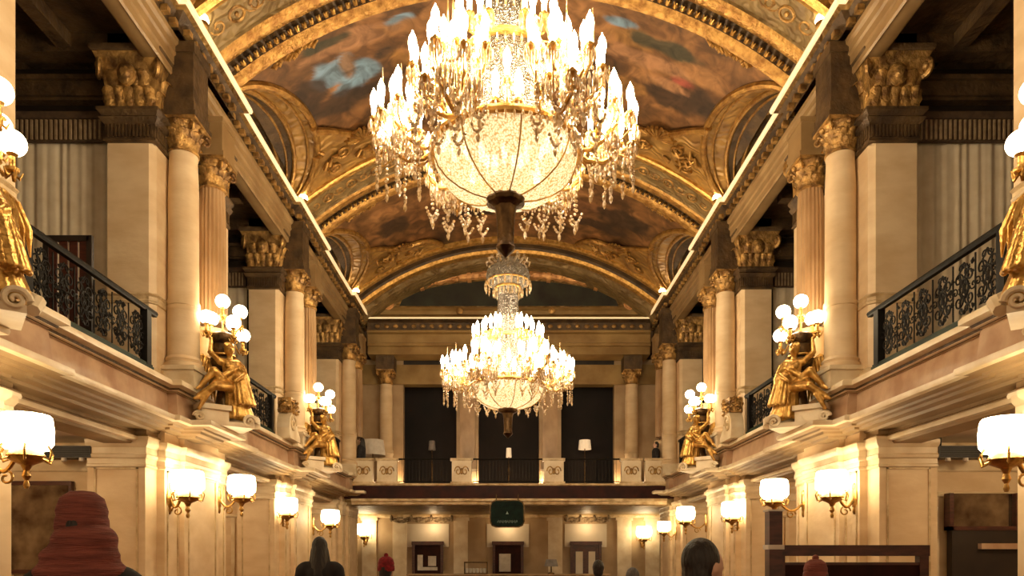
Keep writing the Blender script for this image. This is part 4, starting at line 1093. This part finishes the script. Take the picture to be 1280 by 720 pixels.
# ------------------------------------------------------------------ chandeliers
def chandelier(loc, label):
    t = thing('chandelier', label, 'chandelier', loc, 0, 'great crystal chandeliers')
    rod_top = barrel_z(0)-loc[2]
    # crystal body
    bowl = [(.90, -.02), (.885, -.12), (.83, -.25), (.73, -.37), (.58, -.47), (.40, -.54), (.20, -.58)]
    MB().lathe(bowl, 96, cap=False, flute=48, depth=.02).build('crystal_bowl', crystal, t)
    MB().lathe([(.86, .03), (.70, .10), (.62, .16), (.60, .30), (.57, .70), (.52, 1.0), (.47, 1.17)], 80, cap=False, flute=40, depth=.03).build('crystal_drum', crystal_c, t)
    MB().lathe([(.47, 1.23), (.38, 1.45), (.30, 1.75), (.26, 2.0), (.25, 2.35), (.30, 2.45)], 64, cap=False, flute=32, depth=.04).build('crystal_neck', crystal_c, t)
    m = MB().lathe([(.30, 2.45), (.50, 2.55), (.56, 2.7), (.52, 2.9), (.36, 3.0), (.30, 3.15)], 64, cap=False, flute=16, depth=.1)
    m.build('crystal_crown', crystal_c, t)
    g = MB()
    def ring(z, R, r, n=64): MB().tube([Vector((R*math.cos(i*2*PI/n), R*math.sin(i*2*PI/n), z)) for i in range(n)], r, 8, True).build('gilt_ring', gold_f, t)
    ring(0, .92, .05); ring(1.20, .48, .05); ring(2.45, .31, .03); ring(2.6, .52, .02)
    for i in range(8):
        a = i*PI/4+.2; MB().tube([(r*math.cos(a)*1.012, r*math.sin(a)*1.012, z-.005) for r, z in bowl], .010, 5).build('bowl_rib', brass, t)
    # bottom boss and pendant finial
    MB().lathe([(.24, -.56), (.26, -.60), (.24, -.64), (.15, -.68), (.13, -.74), (.12, -.84), (.11, -1.02), (.11, -1.14), (.13, -1.18), (.10, -1.22), (.04, -1.27), (.01, -1.30)], 24, flute=8, depth=.12).build('bronze_boss', bronze, t)
    MB().lathe([(.05, 3.0), (.05, rod_top-.25), (.16, rod_top-.15), (.22, rod_top)], 14).build('suspension_rod', brass, t)
    # rows of hanging drops round the bowl, drum and neck
    d = MB()
    def drops(R, z, n, L_, w):
        for i in range(n):
            a = i*2*PI/n; d.lathe([(w*.3, 0), (w, -L_*.35), (w*.8, -L_*.7), (.002, -L_)], 5, (R*math.cos(a), R*math.sin(a), z), cap=False)
    drops(.64, .16, 40, .16, .02); drops(.60, .52, 36, .16, .018); drops(.55, .95, 34, .14, .018); drops(.50, 1.18, 32, .14, .016)
    drops(.57, 2.6, 22, .24, .03); drops(.34, 2.42, 20, .2, .022); drops(.95, -.02, 60, .12, .018); drops(.33, 1.72, 20, .14, .018)
    o = d.build('crystal_fringes', crystal_d, t); o['kind'] = 'stuff'
    # crown plumes
    cp = MB()
    for i in range(12):
        a = i*PI/6; c, s_ = math.cos(a), math.sin(a)
        cp.tube([(c*.3, s_*.3, 3.0), (c*.45, s_*.45, 3.14), (c*.55, s_*.55, 3.10), (c*.52, s_*.52, 3.0)], [.03, .03, .03, .01], 6)
        cp.ell((c*.46, s_*.46, 3.16), (.035, .035, .07), 6, 5)
    cp.build('crown_plumes', crystal_d, t)
    bme = MB().lathe([(.028, -.11), (.029, -.01), (.027, 0), (.042, .04), (.048, .09), (.043, .14), (.028, .185), (.012, .21), (.004, .24)], 10).mesh('candle_bulb', bulb_m)
    # lower clusters: six branching arms, then six small ones in the gaps and six on the upper ring
    def chain(m, p0, p1, sag, n=7, w=.016):
        p0, p1 = Vector(p0), Vector(p1)
        for i in range(n+1):
            u = i/n; q = p0.lerp(p1, u)-Vector((0, 0, sag*4*u*(1-u))); m.ell(q, w, 5, 4)
    def drop(m, p, L_=.13, w=.022): m.lathe([(w*.3, 0), (w, -L_*.4), (w*.7, -L_*.75), (.002, -L_)], 5, p, cap=False)
    def cup(arm, pend, r, y, z, root):
        arm.tube([root, (r, y, z-.34), (r, y, z-.16)], .012, 5)
        arm.lathe([(.02, z-.18), (.06, z-.16), (.065, z-.14), (.03, z-.13), (.03, z-.10)], 8, (r, y, 0))
        for q in range(6): a = q*PI/3; drop(pend, (r+.06*math.cos(a), y+.06*math.sin(a), z-.16), .15, .020)
    def tier(name, n, a0, spec, build):
        arm, pend = MB(), MB(); build(arm, pend)
        am = arm.mesh(name, gold_f); pm = pend.mesh('crystal_pendants', crystal_d)
        for i in range(n):
            o = bpy.data.objects.new(name, am); C.objects.link(o); o.parent = t; o.rotation_euler = (0, 0, a0+i*2*PI/n)
            q = part('crystal_pendants', pm, o); q['kind'] = 'stuff'
            for p in spec: part('candle_bulb', bme, o, p)
    low = [(1.10, .27, .56), (1.10, -.27, .56), (1.20, 0, .68), (1.28, .46, .54), (1.28, -.46, .54), (1.38, .17, .62), (1.38, -.17, .62),
           (1.50, .33, .46), (1.50, -.33, .46), (1.63, .06, .52), (1.56, -.12, .22), (1.26, .18, .34), (1.28, -.22, .30)]
    def b_low(arm, pend):
        arm.tube([(.90, 0, .02), (1.02, 0, -.08), (1.22, 0, -.10), (1.42, 0, .02), (1.60, 0, .14)], [.03, .035, .032, .026, .018], 7)
        for sg in (-1, 1):
            arm.tube([(.90, sg*.05, .02), (1.04, sg*.18, -.04), (1.2, sg*.34, .0), (1.32, sg*.42, .14)], [.024, .026, .022, .015], 6)
            arm.tube([(1.1+.12*(1-i/20)*math.cos(i*.5), sg*.2, .08+.12*(1-i/20)*math.sin(i*.5)) for i in range(18)], .014, 5)
        for (r, y, z) in low: cup(arm, pend, r, y, z, (.55*r+.5, y*.6, -.02))
        for (r, y, L0) in ((1.08, 0, 3), (1.10, .26, 2), (1.10, -.26, 2), (1.34, .12, 3), (1.34, -.14, 2), (1.30, .40, 2), (1.30, -.40, 3), (1.52, .28, 1), (1.52, -.28, 2), (1.60, 0, 2)):
            for q in range(L0+2): pend.ell((r, y, .0-q*.065), .022, 6, 5)
            zb = -L0*.065-.13
            chain(pend, (r, y-.08, zb), (r, y+.08, zb), .10, 8, .021); drop(pend, (r, y, zb-.11), .12, .028)
        for q in range(10):
            a = q*PI/5
            for (r, y, z) in ((1.36, .0, .06), (1.54, .12, .12), (1.14, .12, .02), (1.28, -.3, .06), (1.28, .32, .06)):
                drop(pend, (r+.09*math.cos(a), y+.09*math.sin(a), z), .17, .024)
        chain(pend, (1.62, .06, .3), (1.50, .33, .25), .12, 8, .02); chain(pend, (1.50, -.33, .25), (1.62, .0, .3), .14, 8, .02)
        pend.tube([(1.30, 0, .55), (1.30, 0, 1.12)], [.022, .003], 5); pend.tube([(1.5, .2, .5), (1.5, .2, .92)], [.02, .003], 5)
    tier('lower_arm', 6, .02, low, b_low)
    mid = [(.92, 0, .46), (.84, .13, .27), (.84, -.13, .27)]
    def b_mid(arm, pend):
        arm.tube([(.90, 0, .02), (.86, 0, .10), (.82, 0, .14), (.86, 0, .22)], .022, 6)
        for (r, y, z) in mid: cup(arm, pend, r, y, z, (.85, y*.4, .12))
    tier('middle_arm', 6, PI/6+.02, mid, b_mid)
    top = [(.86, .0, 1.32), (.76, .20, 1.34), (.76, -.20, 1.34), (.62, 0, 1.44)]
    def b_top(arm, pend):
        arm.tube([(.48, 0, 1.20), (.60, 0, 1.02), (.74, 0, 1.02), (.82, 0, 1.12)], .02, 6)
        for (r, y, z) in top: cup(arm, pend, r, y, z, (.66, y*.5, 1.04))
        for q in range(3): pend.ell((.76, 0, .98-q*.06), .018, 6, 5)
        drop(pend, (.76, 0, .82), .12)
    tier('upper_arm', 6, .02, top, b_top)
    # lamps inside the crystal
    for i in range(4):
        a = i*PI/2+.6; point('inner_lamp', (.45*math.cos(a), .45*math.sin(a), -.05), P_BOWL/4, .12, (1, .83, .60), t)
    point('inner_lamp', (0, 0, .45), P_BOWL*.12, .15, (1, .83, .60), t); point('inner_lamp', (0, 0, .95), P_BOWL*.06, .15, (1, .83, .60), t)
    point('inner_lamp', (0, 0, 1.6), P_BOWL*.05, .08, (1, .83, .60), t); point('inner_lamp', (0, 0, 2.7), P_BOWL*.3, .1, (1, .83, .60), t)
    return t
ch1 = chandelier((-.11, 9.0, 6.53), 'huge crystal chandelier in the foreground with a beaded bowl and candle lights')
ch2 = chandelier((-.06, 18.0, 5.74), 'smaller looking second crystal chandelier hanging farther down the hall')

# ------------------------------------------------------------------ lower aisle furnishings
# left: mirror with frame and dark ceiling box; right: grille, shopfront and small wall lamp
p0, p1 = PX(14, 618, 12.7), PX(76, 700, 12.7)
t = thing('wall_picture', 'wide dark framed picture on the left aisle wall', 'picture', ((p0.x+p1.x)/2, 12.8, (p0.z+p1.z)/2))
w_, h_ = (p1.x-p0.x)/2+.1, .75
MB().box(-w_, w_, -.02, .04, -h_, h_).build('canvas', mirror, t, False)
MB().box(-w_-.05, w_+.05, -.05, .04, h_, h_+.07).box(-w_-.05, w_+.05, -.05, .04, -h_-.07, -h_).box(-w_-.05, -w_, -.05, .04, -h_, h_).box(w_, w_+.05, -.05, .04, -h_, h_).build('frame', wood, t, False)
for s, px, lab in ((-1, 80, 'dark ventilation box with small spotlights high in the left aisle'), (1, 1207, 'dark louvred box with small spotlights high in the right aisle')):
    p = PX(px, 565, 12.2)
    t = thing('ceiling_unit', lab, 'ceiling unit', (p.x, 12.3, p.z))
    MB().box(-.48, .48, -.15, .15, -.1, .10).build('housing', darkwall, t, False)
    m = MB()
    for i in range(6): m.box(-.46, .46, -.165, -.15, -.085+i*.03, -.07+i*.03)
    m.build('louvres', iron, t, False)
    for dx in (-.3, .0, .3): MB().lathe([(.03, -.16), (.045, -.15), (.04, -.10)], 10, (dx, -.1, 0)).build('spotlight', white_p, t)
    MB().box(-.4, -.36, -.02, .02, .10, 3.55-p.z).box(.36, .4, -.02, .02, .10, 3.55-p.z).build('hanger', iron, t, False)
p = PX(1173, 640, 12.5)
t = thing('wall_lamp', 'tiny white shaded lamp on the right aisle wall beside the dark doorway', 'wall lamp', (p.x, 12.68, p.z))
MB().lathe([(.07, 0), (.09, .08), (.05, .15)], 14).build('lamp_shade', white_p, t); MB().box(-.05, .05, -.02, .1, -.22, 0).lathe([(.05, -.2), (.06, -.12), (.02, -.08)], 12).build('bracket', bronze, t)
t = thing('shopfront', 'dark timber shopfront with shelf and glass above, right aisle beyond the pier', 'shopfront', (8.7, 12.70, 0))
MB().box(-1.0, 1.3, -.10, .05, 0, 1.95).build('timber_panel', darkwall, t, False)
MB().box(-.55, 1.3, -.2, -.10, 1.62, 1.72).build('shelf', marble_p, t, False)
MB().box(-1.05, 1.35, -.12, .05, 1.95, 2.02).box(-1.05, -.98, -.12, .05, 1.95, 2.6).box(.1, .16, -.12, .05, 2.02, 2.6).build('frame', wood, t, False)
MB().box(-.98, 1.3, -.03, .0, 2.02, 2.6).build('glass', mirror, t, False)
# kiosk on the right of the hall
p0, p1 = PX(968, 690, 8), PX(1158, 690, 8)
t = thing('kiosk', 'dark mahogany stand with open frame and red backing on the right of the hall', 'kiosk', ((p0.x+p1.x)/2, 8.0, 0))
w_ = (p1.x-p0.x)/2
for x in (-w_, w_-.1): MB().box(x, x+.1, -.05, .05, 0, 1.60).build('post', wood, t, False)
MB().box(-w_, w_, -.07, .07, 1.50, 1.62).build('top_rail', wood, t, False)
MB().box(-w_+.1, w_-.1, -.02, .02, 0, 1.40).build('panel', maroon, t, False)
MB().box(-w_+.1, w_-.1, -.04, .03, 1.40, 1.43).build('middle_rail', wood, t, False)
p = PX(967, 690, 7.8)
t = thing('lamp_post', 'slim dark post with a silver band standing at the left end of the mahogany stand', 'post', (p.x, 7.8, 0))
MB().box(-.07, .07, -.07, .07, 0, 1.98).build('shaft', wood, t, False)
MB().box(-.085, .085, -.085, .085, 1.57, 1.62).build('silver_band', white_p, t, False)
MB().box(-.085, .085, -.085, .085, 1.98, 2.0).build('cap', white_p, t, False)
# dark screen in the near left gallery bay
p = PX(92, 300, 10.5)
t = thing('folding_screen', 'dark slatted screen standing behind the nearest left gallery railing', 'screen', (-6.55, 10.6, 4.15))
MB().box(-.32, .32, -.03, .03, 1.98, 2.06).box(-.32, .32, -.03, .03, .05, .15).box(-.36, -.28, -.03, .03, 0, 2.06).box(.28, .36, -.03, .03, 0, 2.06).build('frame', darkwall, t, False)
m = MB()
for i in range(4): m.box(-.28+i*.15, -.16+i*.15, -.01, .01, .1, 2.0)
m.build('slats', wood, t, False)

# ------------------------------------------------------------------ people
def person(label, x, y, z0, H, rz, coat, hairm, hat=None, long_hair=False, face_m=skin, scarf=None):
    t = thing('person', label, 'person', (x, y, z0), rz)
    k = H/1.72
    b = MB(); Z = lambda v: v*k
    # head (faces +y in local space)
    b.ell((0, .01*k, Z(1.60)), (.074*k, .092*k, .118*k), 16, 12); b.ell((0, .055*k, Z(1.545)), (.05*k, .045*k, .06*k), 12, 8)
    b.tube([(0, .095*k, Z(1.625)), (0, .118*k, Z(1.585)), (0, .10*k, Z(1.575))], [.010*k, .016*k, .010*k], 6)
    for sx in (-1, 1): b.ell((sx*.078*k, 0, Z(1.59)), (.014*k, .025*k, .034*k), 8, 6); b.ell((sx*.03*k, .092*k, Z(1.612)), (.014*k, .008*k, .008*k), 8, 6)
    b.ell((0, .103*k, Z(1.545)), (.026*k, .010*k, .009*k), 8, 6)
    capsule(b, (0, -.01*k, Z(1.40)), .062*k, (0, 0, Z(1.52)), .055*k)
    capsule(b, (-.13*k, 0, Z(1.38)), .075*k, (.13*k, 0, Z(1.38)), .075*k); capsule(b, (0, 0, Z(1.33)), .13*k, (0, 0, Z(1.0)), .125*k)
    for sx in (-1, 1):
        capsule(b, (sx*.09*k, 0, Z(.92)), .09*k, (sx*.10*k, .01*k, Z(.50)), .06*k); capsule(b, (sx*.10*k, .01*k, Z(.50)), .055*k, (sx*.10*k, -.01*k, Z(.08)), .04*k)
        capsule(b, (sx*.19*k, 0, Z(1.37)), .05*k, (sx*.24*k, -.01*k, Z(1.08)), .042*k); capsule(b, (sx*.24*k, -.01*k, Z(1.08)), .038*k, (sx*.24*k, .08*k, Z(.85)), .028*k)
        b.ell((sx*.24*k, .10*k, Z(.79)), (.020*k, .035*k, .045*k), 8, 6)
        for f in range(4):
            yy = .075+f*.017; capsule(b, (sx*.24*k, yy*k, Z(.76)), .0095*k, (sx*.238*k, (yy+.004)*k, Z(.70+.004*abs(f-1.5))), .008*k, 6); capsule(b, (sx*.238*k, (yy+.004)*k, Z(.70)), .008*k, (sx*.228*k, (yy+.01)*k, Z(.675)), .007*k, 6)
        capsule(b, (sx*.232*k, .125*k, Z(.80)), .011*k, (sx*.222*k, .145*k, Z(.75)), .009*k, 6)
    fuse(b, 'body', face_m, t, .013, 2)
    c = MB()
    capsule(c, (-.15*k, 0, Z(1.365)), .098*k, (.15*k, 0, Z(1.365)), .098*k); capsule(c, (0, 0, Z(1.33)), .165*k, (0, 0, Z(.95)), .155*k); capsule(c, (0, 0, Z(.95)), .165*k, (0, 0, Z(.62)), .20*k)
    capsule(c, (-.07*k, 0, Z(1.2)), .13*k, (.07*k, 0, Z(1.2)), .13*k)
    for sx in (-1, 1): capsule(c, (sx*.19*k, 0, Z(1.36)), .08*k, (sx*.25*k, -.01*k, Z(1.08)), .065*k); capsule(c, (sx*.25*k, -.01*k, Z(1.08)), .062*k, (sx*.245*k, .075*k, Z(.87)), .048*k)
    c.lathe([(.085*k, Z(1.40)), (.088*k, Z(1.44)), (.08*k, Z(1.47)), (.07*k, Z(1.46))], 18)
    fuse(c, 'coat', coat, t, .02, 3)
    l = MB()
    for sx in (-1, 1): capsule(l, (sx*.10*k, 0, Z(.72)), .10*k, (sx*.10*k, 0, Z(.12)), .065*k)
    fuse(l, 'trousers', black_c, t, .02, 2)
    for sx in (-1, 1):
        sh = MB(); capsule(sh, (sx*.10*k, -.03*k, .05*k), .05*k, (sx*.10*k, .14*k, .04*k), .038*k); sh.v = [(a, b_, max(0.0, c_)) for a, b_, c_ in sh.v]; sh.build('shoe', black_c, t)
    if hat != 'only' :
        h = MB(); h.ell((0, -.022*k, Z(1.625)), (.088*k, .10*k, .115*k), 18, 14); h.ell((0, -.05*k, Z(1.56)), (.078*k, .065*k, .09*k), 14, 10)
        if long_hair:
            capsule(h, (0, -.05*k, Z(1.58)), .085*k, (0, -.07*k, Z(1.30)), .10*k)
            for sx in (-1, 1): capsule(h, (sx*.06*k, -.02*k, Z(1.58)), .04*k, (sx*.09*k, -.01*k, Z(1.36)), .045*k)
        # keep the face free
        h.v = [(a, min(b_, (.045 if c_ < 1.67*k else .09)*k), c_) for a, b_, c_ in h.v]
        fuse(h, 'hair', hairm, t, .012, 2)
    if hat:
        hm = hat
        h = MB().lathe([(.104*k, Z(1.60)), (.112*k, Z(1.62)), (.110*k, Z(1.66)), (.104*k, Z(1.675)), (.107*k, Z(1.70)), (.09*k, Z(1.755)), (.05*k, Z(1.785)), (.002, Z(1.79))], 28, (0, -.01*k, 0), flute=28, depth=.03)
        if not scarf: h.ell((0, -.01*k, Z(1.80)), .03*k, 10, 8)
        h.build('knitted_hat', hm, t)
    if scarf:
        h = MB(); h.ell((0, -.02*k, Z(1.43)), (.20*k, .14*k, .065*k), 18, 10); h.ell((0, -.03*k, Z(1.50)), (.165*k, .13*k, .065*k), 18, 10); h.ell((.02*k, -.03*k, Z(1.57)), (.135*k, .13*k, .085*k), 18, 10)
        h.v = [(a, min(b_, (.06 if c_ > 1.50*k else .2)*k), c_) for a, b_, c_ in h.v]
        fuse(h, 'hood', scarf, t, .015, 3)
    return t
def pxp(px, Y): return PX(px, 700, Y).x
person('person in a black coat and dusty red knitted hat, back turned, close at the left', pxp(104, 3.2), 3.2, 0, 1.72, .15, black_c, hair_d, rose_k, scarf=rose_k)
person('person with long black hair in a black coat walking away, left of centre', pxp(400, 8.0), 8.0, 0, 1.70, .1, black_c, hair_d, None, True)
person('short person in a bright red knitted hat, left of centre', pxp(483, 7.6), 7.6, 0, 1.44, -.2, red_k, hair_d, red_k)
person('person with dark hair in a black coat turned to the right, close to the viewer', pxp(880, 3.2), 3.2, 0, 1.565, -1.1, black_c, hair_d)
person('short person with grey hair in a tan coat, right of centre', pxp(790, 7.5), 7.5, 0, 1.37, .2, surf('tan_wool', (.45, .28, .16), (.35, .20, .12), .85, scale=10), hair_g)
person('short person with dark hair in a grey coat, before the right framed doorway', pxp(748, 9.0), 9.0, 0, 1.44, -.2, grey_p, hair_d)
person('person in a red coat and red hat walking in front of the mahogany stand', pxp(1018, 5.4), 5.4, 0, 1.42, .8, red_k, hair_d, rose_k)
person('person in black with long hair standing at the left corner of the end balcony', -5.58, 27.2, 4.15, 1.80, 1.4, black_c, hair_d, None, True)
person('person in black standing at the right corner of the end balcony', 5.55, 27.2, 4.15, 1.66, 1.6, black_c, hair_d)
